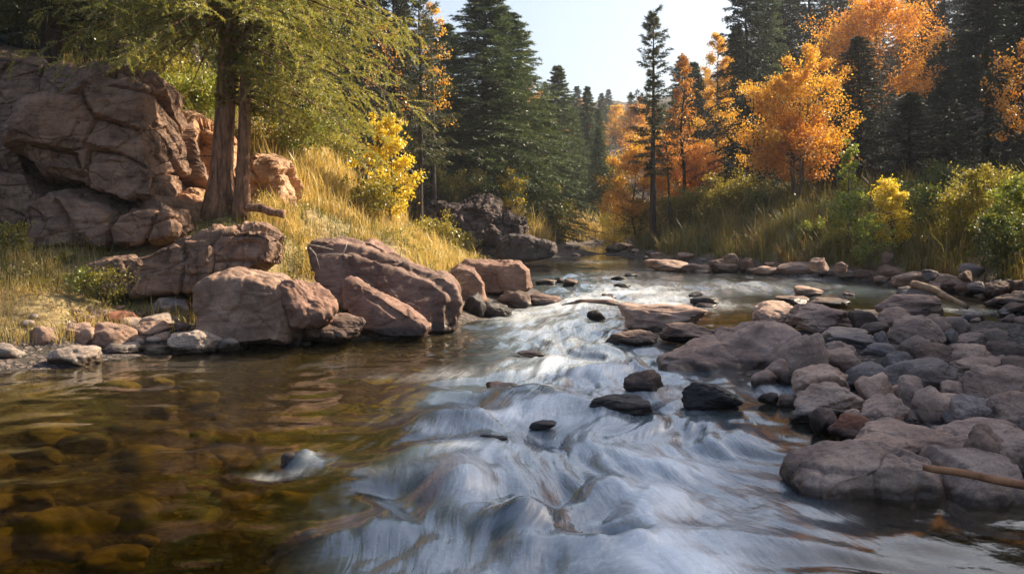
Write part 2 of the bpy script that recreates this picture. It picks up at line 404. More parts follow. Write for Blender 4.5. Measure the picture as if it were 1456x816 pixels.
gx = spread(-10, 14, 0.13, -160, 160, 1.06); gy = spread(3, 32, 0.13, -25, 330, 1.045)
gv, gq = grid_mesh(gx, gy, ground_h)
_x, _y, _z = gv.T
dry = sstep(2.5, -0.5, _x + (n2(_x, _y, .5, 31, 2)) * 0.9 - 0.02 * _y) * sstep(40, 33, _y) * sstep(0.05, 0.2, _z) * sstep(-11, -8, _x + n2(_x, _y, .4, 33, 2))
dry = np.maximum(dry, 0.55 * sstep(70, 60, _y) * sstep(2.0, .6, _z) * sstep(3.5, 5, _x))
grav = sstep(0.42, 0.12, _z + n2(_x, _y, .8, 41, 3) * .12) * sstep(70, 60, _y)
tag(link('ground', mesh_np('ground', gv, None, gq, ground_mat(), True, {'dry': dry, 'gravel': grav})), kind='structure')

# ------------------------------------------------------------------ water
_fl = np.array([(62, 6.6), (50, 5.3), (40, 3.6), (30, 3.2), (24, 3.2), (17.4, 1.9), (11.7, .75), (8.5, .3), (6.5, .25), (4.9, .5), (0, .9)])[::-1]
def flow_x(y): return np.interp(y, _fl[:, 0], _fl[:, 1])
def blob(X, Y, px, py, rx, ry):
    """a soft patch on the water around the spot surveyed at px,py"""
    x0, y0 = ground_at(px, py); _, ya = ground_at(px, py + ry); _, yb = ground_at(px, max(py - ry, HY + 30))
    ex = rx / F_PX * y0; ey = (yb - ya) / 2
    return np.exp(-(((X - x0) / ex) ** 2 + ((Y - y0) / ey) ** 2))
RAPID = [(870, 425, 170, 22, .7), (790, 470, 130, 30, .8), (860, 520, 170, 40, .9), (760, 570, 170, 40, 1), (900, 620, 230, 50, .9), (680, 690, 130, 70, 1.1), (860, 730, 240, 90, 1.0),
         (590, 790, 150, 60, .9), (1000, 400, 160, 18, .6), (1180, 410, 120, 12, .7), (1150, 560, 60, 20, .6), (430, 660, 60, 20, .5), (1060, 720, 150, 70, .5), (1360, 440, 80, 12, .6), (780, 398, 90, 12, .6)]
FOAM_SHEEN = [(900, 416, 95, 13, .75), (790, 434, 80, 12, .85), (800, 474, 90, 20, .55), (790, 520, 100, 26, .55), (900, 545, 110, 26, .75), (760, 592, 105, 22, .75), (960, 640, 120, 42, .85), (850, 640, 100, 30, .45),  # real foam; the centre-right patches also paint in the sky sheen
        (660, 690, 65, 50, .48), (960, 735, 110, 75, .95), (740, 690, 90, 36, .42), (640, 790, 80, 36, .42), (790, 800, 150, 30, .45), (980, 810, 100, 36, .75), (1080, 690, 70, 40, .25), (880, 390, 70, 12, .4),
        (985, 432, 80, 10, .75), (1060, 408, 80, 8, .45), (1150, 398, 45, 6, .5), (1100, 556, 55, 10, .75), (1370, 440, 50, 6, .55), (1390, 456, 50, 6, .45), (447, 652, 9, 14, .55), (395, 674, 50, 5, .6),
        (480, 735, 45, 26, .3), (350, 790, 70, 20, .08), (560, 670, 60, 8, .35), (545, 535, 70, 8, .22), (640, 530, 55, 14, .35), (700, 640, 80, 16, .5), (470, 520, 40, 6, .15), (750, 450, 40, 10, .6), (690, 452, 30, 6, .6),
        (790, 365, 20, 3, .4), (840, 372, 60, 4, .3), (930, 380, 50, 5, .3), (1150, 800, 100, 30, .15), (1200, 740, 60, 20, .16), (560, 600, 60, 10, .15), (620, 615, 40, 8, .5), (720, 596, 40, 8, .5)]
BUMP = [(655, 690, 42, 34, .13), (700, 735, 60, 22, .07), (600, 650, 50, 14, .05), (545, 745, 46, 24, .07), (470, 770, 60, 25, .05), (875, 752, 42, 10, -.10), (770, 772, 50, 16, .05), (800, 690, 34, 18, -.07),
        (850, 690, 50, 14, .05), (620, 600, 45, 12, .09), (700, 598, 60, 10, .06), (760, 620, 34, 9, -.06), (430, 660, 22, 10, .10), (395, 674, 45, 8, -.03), (745, 735, 40, 14, .08), (960, 660, 70, 12, .03),
        (720, 560, 50, 9, .05), (640, 560, 40, 8, .04), (840, 433, 55, 5, .16), (850, 446, 30, 5, .05), (950, 700, 90, 16, .04), (1100, 640, 60, 12, -.02), (560, 690, 40, 16, -.05), (905, 774, 40, 10, .03)]
wx = np.arange(-13.2, 14.0, 0.035)
ys = [2.6]
while ys[-1] < 63: ys.append(ys[-1] + max(0.02, ys[-1] * 0.0056))
def water_h(x, y):
    u = (x - flow_x(y)) / (1 + .9 * np.clip((8.0 - y) / 4.5, 0, 1.2)); v = y
    tb = 0.06 + sum(a * blob(x, y, *b, ) for *b, a in RAPID)
    tb = np.clip(tb, 0, 1.1)
    w = np.stack([u + 0.35 * n2(x, y, 0.9, 61), v, 0 * v], 1)
    h = vnoise(w * [1.3, .75, 1], 62) * .045 + vnoise(w * [3.3, 1.5, 1] + 7, 63) * .032 + vnoise(w * [8, 2.6, 1] + 3, 64) * .013 + vnoise(w * [17, 4.5, 1] + 3, 65) * .0055
    h = h * tb * 1.5
    h = h + vnoise(np.stack([x * 1.4, y * 2.2, 0 * x], 1), 66) * .010 + vnoise(np.stack([x * 3.4 + .6 * y, y * 5.0, 0 * x], 1), 67) * .005
    for px, py, rx, ry, a in BUMP: h = h + 1.25 * a * blob(x, y, px, py, rx, ry)
    return h
wv, wq = grid_mesh(wx, np.array(ys), water_h)
_x, _y, _z = wv.T
foam = sum(a * blob(_x, _y, *b) for *b, a in FOAM_SHEEN)
foam = np.clip(foam * (1.0 + np.clip(5 * _z + .25 * n2(_x * .9, _y * .5, 1.3, 77, 2), -.55, .3)), 0, 1.1)
fan = lambda y: 1 + .9 * np.clip((8.0 - y) / 4.5, 0, 1.2)
uu = (_x - flow_x(_y)) / fan(_y)
flow = np.stack([uu + 0.17 * n2(_x, _y, 0.8, 71) + .05 * n2(_x, _y, 2.2, 72), _y + .2 * n2(_x, _y, .9, 73), foam * 0], 1)
turb = np.clip(sum(a * blob(_x, _y, *b) for *b, a in RAPID), 0, 1)

def water_mat():
    k = NT('river_water')
    pos = k.n('NewGeometry').outputs['Position']
    fl = k.n('Attribute', attribute_name='flow').outputs['Vector']
    foam = k.attr('foam'); turb = k.attr('turb')
    s1 = k.noise(k.vscale(fl, (5.0, 0.7, 1)), 1.0, 4, 0.55, 0.35)
    s2 = k.noise(k.vscale(fl, (19.0, 1.7, 1)), 1.0, 4, 0.55, 0.4)
    s3 = k.noise(k.vscale(fl, (55.0, 4.0, 1)), 1.0, 2, 0.5, 0.3)
    bub = k.noise(k.vscale(fl, (30.0, 14.0, 1)), 1.0, 5, 0.75, 0.6)
    pool = k.noise(k.vscale(pos, (2.2, 4.5, 1)), 1.0, 4, 0.5, 0.6)
    pool2 = k.noise(k.vscale(pos, (9.0, 22.0, 1)), 1.0, 3, 0.5, 0.4)
    patch = k.noise(k.vscale(fl, (1.6, 0.55, 1)), 1.0, 4, 0.6, 0.5)
    st = k.math('ADD', k.math('MULTIPLY', s1, 0.38), k.math('MULTIPLY', s2, 0.24))
    st = k.math('ADD', st, k.math('MULTIPLY', s3, 0.13))
    st = k.math('ADD', st, k.math('MULTIPLY', patch, 0.25))
    st = k.math('ADD', k.math('MULTIPLY', st, .8), k.math('MULTIPLY', bub, 0.2))
    # foam and painted sky sheen: a silky veil, thick where the flow is broken, drawn out into streaks
    fi = k.math('SUBTRACT', 1.0, foam, clamp=True)
    vs_ = k.maprange(st, k.math('ADD', 0.32, k.math('MULTIPLY', fi, 0.16)), k.math('ADD', 0.62, k.math('MULTIPLY', fi, 0.08)), k.math('MULTIPLY', foam, 0.25), 1.0)
    ff = k.math('MULTIPLY', k.math('MULTIPLY', foam, 0.78), vs_)
    grain = k.maprange(k.noise(k.vscale(fl, (70.0, 12.0, 1)), 1.0, 4, 0.8, 0.5), 0.52, 0.70)
    ff = k.math('ADD', ff, k.math('MULTIPLY', k.math('MULTIPLY', grain, 0.22), k.maprange(k.math('MULTIPLY', foam, bub), 0.10, 0.45)))
    ff = k.math('MINIMUM', ff, 0.96)
    h = k.math('ADD', k.math('MULTIPLY', s1, 0.55), k.math('MULTIPLY', s2, 0.20))
    h = k.math('ADD', h, k.math('MULTIPLY', s3, 0.05))
    h = k.math('MULTIPLY', h, k.math('ADD', 0.10, turb))
    h = k.math('ADD', h, k.math('ADD', k.math('MULTIPLY', pool, 0.12), k.math('MULTIPLY', pool2, 0.02)))
    bp = k.n('Bump', i_Strength=0.55, i_Distance=0.06, i_Height=h)
    # reflectance by Schlick, the same from above and below
    dt = k.n('VectorMath', operation='DOT_PRODUCT'); k.set(dt.inputs[0], bp.outputs[0]); k.set(dt.inputs[1], k.n('NewGeometry').outputs['Incoming'])
    f5 = k.math('POWER', k.math('SUBTRACT', 1.0, k.math('ABSOLUTE', dt.outputs['Value']), clamp=True), 5.0)
    f0 = k.math('ADD', 0.023, k.math('MULTIPLY', turb, 0.10))
    fr = k.math('ADD', f0, k.math('MULTIPLY', f5, k.math('SUBTRACT', 1.0, f0)), clamp=True)
    gl = k.n('BsdfGlossy', i_Color=(0.97, 0.98, 1.0), i_Roughness=k.math('ADD', 0.06, k.math('MULTIPLY', turb, 0.10)), i_Normal=bp.outputs[0])
    trn = k.n('BsdfTransparent', i_Color=(1.0, 0.97, 0.9))
    rf = k.n('BsdfRefraction', i_Color=(1.0, 0.97, 0.9), i_Roughness=0.10, i_IOR=1.2, i_Normal=bp.outputs[0])
    clear = k.n('MixShader', i_0=0.30, i_1=trn.outputs[0], i_2=rf.outputs[0])
    milk = k.n('BsdfDiffuse', i_Color=(0.085, 0.115, 0.14))          # broken water full of fine air
    tr = k.n('MixShader', i_0=k.maprange(turb, 0.15, 0.85, 0.0, 0.85), i_1=clear.outputs[0], i_2=milk.outputs[0])
    body = k.n('MixShader', i_0=fr, i_1=tr.outputs[0], i_2=gl.outputs[0])
    fb = k.n('BsdfPrincipled', i_Base_Color=(0.88, 0.92, 0.95), i_Roughness=0.3, i_Normal=bp.outputs[0])
    fin = k.n('MixShader', i_0=ff, i_1=body.outputs[0], i_2=fb.outputs[0])
    va = k.n('VolumeAbsorption', i_Color=(0.78, 0.71, 0.20), i_Density=1.7)
    k.t.links.new(va.outputs[0], k.out.inputs['Volume'])
    return k.done(fin)
nx_, ny_ = len(wx), len(ys)
rim = np.concatenate([np.arange(nx_), np.arange(1, ny_) * nx_ + nx_ - 1, (ny_ - 1) * nx_ + np.arange(nx_ - 2, -1, -1), np.arange(ny_ - 2, 0, -1) * nx_])
low = wv[rim].copy(); low[:, 2] = -2.2
N0 = len(wv); m_ = len(rim); k_ = np.arange(m_); k2_ = (k_ + 1) % m_
side = np.stack([rim[k_], N0 + k_, N0 + k2_, rim[k2_]], 1)
mid_ = np.array([[low[:, 0].mean(), low[:, 1].mean(), -2.2]])
floor_t = np.stack([N0 + k2_, N0 + k_, np.full(m_, N0 + m_)], 1)
pad = lambda a: np.concatenate([a, np.zeros((m_ + 1,) + a.shape[1:])])
tag(link('river_water', mesh_np('river_water', np.vstack([wv, low, mid_]), floor_t, np.vstack([wq, side]), water_mat(), True, {'flow': pad(flow), 'foam': pad(foam), 'turb': pad(turb)})), kind='structure')

# ------------------------------------------------------------------ rocks
def ico(level):
    bm = bmesh.new(); bmesh.ops.create_icosphere(bm, subdivisions=level, radius=1.0)
    v = np.array([x.co[:] for x in bm.verts]); t = np.array([[q.index for q in f.verts] for f in bm.faces])
    bm.free(); return v, t
ICO = {l: ico(l) for l in (3, 4, 5, 6)}

def rock_shape(seed, level, sharp, flat=0.0):
    """a water-worn block: rounded polyhedron with pits, fitted to the unit box"""
    rng = np.random.default_rng(seed)
    v, t = ICO[level]
    n = rng.integers(9, 15)
    d = rng.normal(size=(n, 3)); d /= np.linalg.norm(d, axis=1)[:, None]
    d = np.vstack([d, [[0, 0, -1], [rng.normal() * .2, rng.normal() * .2, 1]]])
    d /= np.linalg.norm(d, axis=1)[:, None]
    o = np.concatenate([rng.uniform(.55, .95, n), [.6, .8 - .25 * flat]])
    dt = np.maximum(v @ d.T, 0) / o
    r = (np.sum(dt ** sharp, axis=1) + 0.9 ** sharp) ** (-1 / sharp)
    q = v * r[:, None]
    off = rng.uniform(0, 50, 3)
    r2 = 1 + .16 * fbm(q * 1.5 + off, 3, seed % 97) + .05 * vnoise(q * 4.5 + off, seed % 89) + .02 * vnoise(q * 11 + off, seed % 83)
    rid = np.abs(vnoise(q * 2.1 + off * 2, seed % 71))
    r2 -= .05 * sstep(.12, 0, rid)
    if level >= 6: r2 += .008 * vnoise(q * 24 + off, seed % 61) + .005 * vnoise(q * 50 + off, seed % 59) - .02 * sstep(.55, .8, vnoise(q * 6 + off, seed % 53))
    q = q * r2[:, None]
    lo, hi = q.min(0), q.max(0)
    return (q - (lo + hi) / 2) / ((hi - lo) / 2), t

FOOT = []        # footprints, so that grass keeps off the stones
def add_rock(x0, y0, x1, y1, zb, mat, label, name='boulder', cat='boulder', group=None, sharp=9, seed=None, sink=0.25, deep=0.8, tilt=0.0, level=None, flat=0.0):
    """a rock surveyed by its extent in the photo and the height zb of its foot"""
    add_rock.k += 1
    seed = add_rock.k * 37 + 5 if seed is None else seed
    px, pyb = (x0 + x1) / 2, y1
    Y = (CAMZ - zb) * F_PX / (pyb - HY)
    a = (x1 - x0) / 2 / F_PX * Y
    b = a * deep
    H = (y1 - y0) / 2 / F_PX * Y
    al = math.atan2(CAMZ - zb, Y)
    c = math.sqrt(max(H * H - (b * math.sin(al)) ** 2, (0.5 * H) ** 2)) / math.cos(al)
    Yc = Y + b * 0.55
    cx = (px - CX) / F_PX * Yc
    top = CAMZ - (y0 - HY) / F_PX * (Yc)
    bot = zb - sink * c
    if top < bot + 0.6 * c: top = bot + 0.9 * c
    cz, ch = (top + bot) / 2, (top - bot) / 2
    wpx = x1 - x0
    level = level or (6 if wpx > 72 else 5 if wpx > 45 else 4 if wpx > 14 else 3)
    q, t = rock_shape(seed, level, sharp * 1.35, flat)
    v = q * [a, b, ch]
    if tilt: v[:, 2] += tilt * v[:, 0] * (0.5 + 0.5 * q[:, 2])
    me = mesh_np(name, v, t, None, mat, True)
    o = tag(link(name, me, loc=(cx, Yc, cz)), label, cat, group)
    FOOT.append((cx, Yc, a, b))
    return o
add_rock.k = 0

def hull_rock(name, pieces, mat, label, cat, vox=0.05, smooth=4, amp=(0.05, 0.02, 0.008), freq=(1.6, 5.0, 16.0), crack=0.0, group=None, seed=1, strata=0.0, fac=None, crisp=False):
    """rock grown from convex lumps (outline in photo pixels, distance, thickness) fused, worn and pitted"""
    rng = np.random.default_rng(seed)
    bm = bmesh.new()
    for outl, Y, dep, *rest in pieces:
        lean = rest[0] if rest else 0.0
        front = rest[1] if len(rest) > 1 else 0.78
        pts = np.array([P(px, py, Y) for px, py in outl])
        c = pts.mean(0)
        zmin = pts[:, 2].min()
        for f, s in ((0, front), (.14, .95), (.4, 1.0), (.8, .95), (1, .75)):
            qq = c + (pts - c) * s
            qq[:, 1] = Y + dep * (f - .14) + lean * (qq[:, 2] - zmin)
            qq += rng.normal(size=qq.shape) * .012 * dep
            vs = [bm.verts.new(p) for p in qq]
            if f == 0: piece = []
            piece += vs
        r = bmesh.ops.convex_hull(bm, input=piece)
        bmesh.ops.delete(bm, geom=[g for g in set(r['geom_interior'] + r['geom_unused']) if isinstance(g, bmesh.types.BMVert)], context='VERTS')
    me = bpy.data.meshes.new('tmp'); bm.to_mesh(me); bm.free()
    ob = bpy.data.objects.new('tmp', me); COL.objects.link(ob)
    m = ob.modifiers.new('r', 'REMESH'); m.mode = 'VOXEL'; m.voxel_size = vox
    if smooth:
        s = ob.modifiers.new('s', 'SMOOTH'); s.iterations = smooth; s.factor = 0.5
    ev = ob.evaluated_get(bpy.context.evaluated_depsgraph_get())
    em = ev.to_mesh()
    n = len(em.vertices)
    v = np.empty(n * 3, np.float32); em.vertices.foreach_get('co', v); v = v.reshape(-1, 3).astype(float)
    nm = np.empty(n * 3, np.float32); em.vertices.foreach_get('normal', nm); nm = nm.reshape(-1, 3).astype(float)
    quads = np.array([p.vertices[:] for p in em.polygons if len(p.vertices) == 4]).reshape(-1, 4)
    tris = np.array([p.vertices[:] for p in em.polygons if len(p.vertices) == 3]).reshape(-1, 3)
    ev.to_mesh_clear(); bpy.data.objects.remove(ob); bpy.data.meshes.remove(me)
    d = np.zeros(len(v))
    for a, f in zip(amp, freq): d = d + a * fbm(v * f + seed * 3.1, 2, seed)
    if crack:
        w = v + .35 * np.stack([vnoise(v * .9 + 5, 3), vnoise(v * .9 + 9, 4), vnoise(v * .9 + 13, 5)], 1)
        for fr, am in (((1.0, 1.0, .35), 1.0), ((.5, .5, 1.5), .8), ((2.2, 2.2, 1.4), .4)):
            rid = np.abs(vnoise(w * fr + seed, seed + 11))
            d = d - crack * am * sstep(.09, 0.0, rid)
        # blocky facets: steps of the surface between joints
        d = d + crack * .9 * np.round(1.6 * vnoise(w * [.8, .8, .6] + 31, seed + 17)) / 1.6
    if fac:
        # joint blocks: every block of the rock face is set back or tipped a little on its own, with open joints between
        cell, am = fac
        w = v + .07 * cell * np.stack([vnoise(v / cell * 1.6 + 5, 3), vnoise(v / cell * 1.6 + 9, 4), vnoise(v / cell * 1.6 + 13, 5)], 1)
        lo_, hi_ = w.min(0), w.max(0)
        for lvl, (cs, aa) in enumerate(((cell, am), (cell * .42, am * .22))):
            ns = int(np.clip(np.prod((hi_ - lo_) / cs + .6), 6, 420))
            sd = rng.uniform(lo_, hi_, (ns, 3)); off = rng.uniform(-1, .6, ns) * aa; tp = rng.normal(0, 1, (ns, 3)) * aa / cs * .9
            for i0 in range(0, len(w), 8000):
                q = w[i0:i0 + 8000]
                dd = ((q[:, None] - sd[None]) ** 2 * [1, 1, 1.5]).sum(2)
                ix = np.argpartition(dd, 1, axis=1)[:, :2]
                da = np.sqrt(np.take_along_axis(dd, ix, 1)); sw = da[:, 0] > da[:, 1]
                ia = np.where(sw, ix[:, 1], ix[:, 0]); gap = np.abs(da[:, 0] - da[:, 1])
                d[i0:i0 + 8000] += off[ia] + ((q - sd[ia]) * tp[ia]).sum(1) - aa * .7 * sstep(.045 * cs, 0, gap)
    if strata:
        d = d + strata * np.abs(vnoise(np.stack([v[:, 0] * .4, v[:, 1] * .4, v[:, 2] * 4.5 + .4 * vnoise(v * .8)], 1), seed + 3))
    v = v + nm * d[:, None]
    lo, hi = v.min(0), v.max(0); base = np.array([(lo[0] + hi[0]) / 2, (lo[1] + hi[1]) / 2, lo[2]])
    FOOT.append((base[0], base[1], (hi[0] - lo[0]) / 2, (hi[1] - lo[1]) / 2))
    me = mesh_np(name, v - base, tris if len(tris) else None, quads if len(quads) else None, mat, not crisp)
    return tag(link(name, me, loc=base), label, cat, group)
# ------------------------------------------------------------------ the left outcrop, block by block
hull_rock('rock_outcrop', [([(12, 195), (40, 150), (110, 118), (170, 100), (196, 118), (210, 160), (214, 215), (228, 252), (232, 290), (190, 298), (120, 268), (55, 255)], 16.6, 2.6, .16, .9),
                           ([(85, 108), (140, 94), (185, 106), (208, 150), (200, 240), (100, 230)], 17.2, 2.4, .1, .9)],
          M_CLIFF, 'huge shaded brown rock block, largest of the outcrop on the left', 'rock', .032, 1, (.05, .025, .014), (1.1, 3.6, 13), .03, crisp=True, fac=(1.5, .17), seed=3, strata=.05)
hull_rock('rock_outcrop', [([(-60, 120), (0, 82), (50, 80), (100, 95), (130, 110), (90, 140), (20, 190), (-60, 200)], 17.9, 2.5, .2, .9)],
          M_CLIFF, 'stepped brown rock topping the outcrop under the black trunk in the upper left', 'rock', .032, 1, (.045, .025, .014), (1.2, 4, 13), .03, crisp=True, fac=(1.5, .17), seed=4, strata=.04)
hull_rock('rock_outcrop', [([(-70, 190), (0, 190), (24, 205), (48, 262), (62, 290), (50, 330), (-70, 340)], 16.9, 2.0, .1, .9)],
          M_CLIFF, 'dim brown rock at the left picture edge, below the stepped top of the outcrop', 'rock', .032, 1, (.045, .025, .014), (1.2, 4, 13), .03, crisp=True, fac=(1.5, .17), seed=5, strata=.05)
hull_rock('rock_outcrop', [([(25, 290), (60, 276), (100, 278), (140, 288), (160, 310), (162, 352), (30, 358)], 16.3, 2.2, .12, .9)],
          M_CLIFF, 'low shaded rock block under the overhang of the biggest outcrop block', 'rock', .032, 1, (.045, .025, .014), (1.4, 4, 13), .03, crisp=True, fac=(1.5, .17), seed=6, strata=.05)
hull_rock('rock_outcrop', [([(163, 318), (176, 303), (225, 292), (244, 296), (255, 320), (250, 334), (215, 342), (165, 346)], 16.0, 1.6, .12, .88)],
          M_CLIFF, 'layered low rock at the outer foot of the outcrop, right above the long slab', 'rock', .03, 1, (.04, .025, .014), (1.6, 4, 13), .03, crisp=True, fac=(1.5, .17), seed=7, strata=.08)
hull_rock('rock_wall', [([(212, 190), (222, 172), (240, 180), (252, 210), (256, 262), (262, 300), (214, 300)], 18.6, 1.6, .2, .85)],
          M_WALL, 'narrow sunlit ochre rock between the outcrop and the twin-trunk fir', 'rock', .045, 3, (.08, .04, .015), (1.6, 4.5, 14), .09, crisp=True, fac=(.9, .10), seed=8)
hull_rock('rock_wall', [([(246, 205), (258, 184), (300, 180), (330, 196), (334, 285), (250, 292)], 19.6, 1.8, .15, .85)],
          M_WALL, 'rust brown earth-stained rock wall straight behind the twin-trunk fir', 'rock', .05, 3, (.09, .04, .015), (1.5, 4.5, 14), .10, crisp=True, fac=(.9, .10), seed=9)
hull_rock('rock_wall', [([(340, 240), (360, 222), (388, 230), (406, 262), (410, 292), (342, 300)], 19.2, 1.6, .2, .85)],
          M_WALL, 'pale ribbed sunlit rock just to the river side of the twin-trunk fir', 'rock', .045, 3, (.08, .04, .015), (1.7, 5, 14), .09, crisp=True, fac=(.9, .10), seed=10)
hull_rock('rock_wall', [([(235, 275), (262, 268), (290, 288), (300, 312), (250, 325), (232, 315)], 17.6, 1.2, .1, .85)],
          M_WALL, 'rounded brown rock at the roots of the twin-trunk fir', 'rock', .04, 3, (.06, .03, .012), (1.8, 5, 14), .06, crisp=True, fac=(.9, .10), seed=12)
# the long slab
hull_rock('rock_slab', [([(186, 365), (240, 344), (300, 332), (368, 321), (390, 334), (392, 352), (384, 376), (330, 386), (275, 412), (188, 420)], 14.7, 1.6, .15, .97),
                        ([(92, 392), (128, 372), (190, 362), (205, 365), (200, 418), (110, 412)], 14.5, 1.4, .2, .97)],
          M_CLIFF, 'long low flat-topped slab with a shaded vertical face below the twin-trunk fir', 'rock slab', .028, 1, (.04, .025, .012), (1.6, 4.5, 14), .08, crisp=True, fac=(1.1, .08), seed=13, strata=.03)
# sunlit boulders of the left shore
hull_rock('boulder', [([(270, 440), (272, 408), (288, 394), (320, 384), (352, 391), (392, 400), (411, 420), (413, 462), (408, 492), (330, 494), (274, 484)], 13.2, 1.1, .15, .86)],
          M_TAN, 'big blocky sunlit boulder with a bright top and shaded tan face on the left shore', 'boulder', .022, 5, (.05, .02, .006), (1.7, 5, 16), .03, fac=(.6, .022), seed=14)
hull_rock('boulder', [([(431, 356), (438, 344), (470, 338), (530, 360), (600, 384), (634, 396), (640, 408), (590, 408), (500, 392), (436, 384)], 15.5, .9, .3, .95),
                      ([(432, 374), (440, 362), (470, 358), (560, 386), (618, 402), (640, 424), (642, 474), (600, 478), (520, 464), (446, 420)], 14.9, 1.1, .45, .93),
                      ([(596, 392), (630, 390), (648, 404), (657, 434), (650, 476), (616, 478), (600, 440)], 15.2, 1.2, .25, .88)],
          M_RED, 'largest red-brown boulder on the left shore, a slab leaning down into the river', 'boulder', .026, 4, (.05, .02, .006), (1.4, 5, 16), .04, fac=(.6, .022), seed=15)
hull_rock('boulder', [([(484, 400), (492, 394), (545, 422), (592, 450), (614, 466), (606, 482), (560, 482), (508, 468), (482, 438)], 14.2, .7, .3, .9)],
          M_RED, 'thin red-brown slab leaning against the front of the largest red boulder', 'boulder', .02, 4, (.035, .015, .006), (2, 6, 18), .02, fac=(.6, .022), seed=16)
hull_rock('boulder', [([(505, 346), (525, 340), (552, 352), (566, 372), (540, 380), (505, 368)], 17.0, 1.0, .2, .85)],
          M_RED, 'rough red rock peeping over the back of the largest red boulder', 'boulder', .03, 4, (.04, .02, .006), (2, 6, 18), .03, fac=(.6, .022), seed=17)
hull_rock('boulder', [([(630, 392), (650, 376), (672, 382), (688, 402), (690, 430), (668, 440), (636, 434)], 18.4, 1.1, .2, .85)],
          M_RED, 'wet-footed rust boulder between the leaning slab and the long red boulder', 'boulder', .026, 4, (.04, .02, .006), (2, 6, 18), .03, fac=(.6, .022), seed=18)
hull_rock('boulder', [([(640, 384), (664, 371), (700, 373), (740, 372), (756, 384), (758, 412), (730, 422), (655, 420)], 21.0, 1.4, .25, .85)],
          M_RED, 'long rounded red boulder lit on top, last of the red ones towards the far river', 'boulder', .03, 5, (.04, .02, .006), (1.6, 5, 16), .03, fac=(.6, .022), seed=19)
hull_rock('boulder', [([(705, 362), (708, 340), (730, 333), (752, 334), (762, 345), (788, 345), (793, 358), (780, 368), (715, 372)], 36.5, 2.0, .15, .88)],
          M_FARCLIFF, 'blocky grey rock standing in the far river before the yellow shrubs', 'boulder', .05, 3, (.08, .04, .015), (1.2, 4, 12), .08, fac=(.6, .022), seed=20)
# far grey cliff, three lumps of it
for i, (o, Y, lab) in enumerate([
        ([(585, 298), (610, 287), (652, 290), (660, 316), (655, 345), (590, 342)], 41.2, 'broad dark grey far cliff behind the yellow sapling'),
        ([(652, 292), (676, 284), (702, 296), (706, 342), (658, 346)], 41.4, 'middle grey far cliff rib with a pale streak down its corner'),
        ([(700, 304), (722, 298), (744, 312), (748, 336), (704, 342)], 42.0, 'low outer end of the far grey cliff by the round yellow shrub')]):
    hull_rock('cliff', [(o, Y, 2.6, .1, .9)], M_FARCLIFF, lab, 'cliff', .08, 2, (.16, .08, .03), (.8, 2.5, 8), .18, crisp=True, fac=(1.3, .2), seed=30 + i)

R = add_rock
# left shore, smaller
R(420, 443, 522, 487, .02, M_BROWN, 'low dark-bottomed boulder at the water, left of the leaning red slab', sharp=6, deep=.7, flat=.3)
R(398, 396, 480, 462, .35, M_RED, 'broad dull red boulder tucked behind the low dark-bottomed one', sharp=7)
R(394, 424, 440, 470, .2, M_TAN, 'small rounded tan boulder touching the river side of the blocky sunlit boulder', sharp=6)
R(240, 467, 318, 502, 0, M_PALE, 'flat pale boulder overhanging the water in front of the blocky sunlit boulder', sharp=7, flat=.6, deep=.8)
R(70, 489, 138, 523, -.02, M_PALE, 'egg-shaped grey boulder standing alone in the shallows on the left', sharp=7)
R(144, 487, 200, 506, 0, M_PALE, 'small flat-bottomed pale stone at the water edge beside the egg-shaped boulder', name='stone', cat='stone', sharp=9, flat=.5)
R(200, 491, 246, 503, 0, M_PALE, 'thin flat stone at the water line between two pale stones', name='stone', cat='stone', sharp=9, flat=.7)
R(92, 458, 142, 494, .08, M_TAN, 'sunlit humped tan boulder just behind the egg-shaped one', sharp=9)
R(40, 463, 84, 498, .08, M_TAN, 'angular tan boulder with a flat sloping face near the left edge', sharp=16)
R(132, 458, 192, 496, .05, M_TAN, 'wedge-shaped tan boulder with a bright ridge in the left shore row', sharp=16)
R(-28, 487, 34, 519, 0, M_PALE, 'pale boulder cut by the left picture edge above the water', sharp=8)
R(50, 442, 84, 470, .15, M_RUST, 'small rusty pointed stone in the grass on the left mound', name='stone', cat='stone', sharp=16)
R(118, 436, 160, 462, .3, M_BROWN, 'mossy dark stone at the foot of the grassy mound', name='stone', cat='stone', sharp=7)
R(152, 441, 196, 466, .25, M_RUST, 'rounded rusty stone next to the mossy dark one', name='stone', cat='stone', sharp=7)
R(186, 455, 240, 474, .18, M_TAN, 'long brown ledge stone in the middle of the left shore', name='stone', cat='stone', sharp=12, flat=.4)
R(214, 423, 272, 450, .35, M_PALE, 'bright sunlit ledge beside the upstream side of the blocky boulder', name='stone', cat='stone', sharp=14, flat=.5)
R(258, 450, 304, 470, .12, M_BROWN, 'dull oval stone under the corner of the blocky sunlit boulder', name='stone', cat='stone', sharp=6, flat=.3)
R(200, 444, 250, 462, .28, M_PALE, 'pale knobbly stone lying above the long brown ledge', name='stone', cat='stone', sharp=10)
R(308, 480, 340, 500, 0, M_PALE, 'round white-grey stone mirrored in the water by the flat pale boulder', name='stone', cat='stone', sharp=6)
R(332, 466, 356, 490, .02, M_TAN, 'small upright pointed tan stone under the blocky boulder', name='stone', cat='stone', sharp=14)
R(350, 474, 392, 490, 0, M_TAN, 'short low stone in the shadow of the blocky boulder at the water', name='stone', cat='stone', sharp=8)
R(310, 456, 384, 484, .06, M_BROWN, 'dark wedge stone carrying the blocky sunlit boulder', name='stone', cat='stone', sharp=12)
R(400, 468, 432, 490, .0, M_BROWN, 'small dark stone at the left tip of the low dark-bottomed boulder', name='stone', cat='stone', sharp=8)
R(545, 458, 590, 474, .0, M_BROWN, 'dark wet stone in the foam under the thin leaning slab', name='stone', cat='stone', sharp=8)
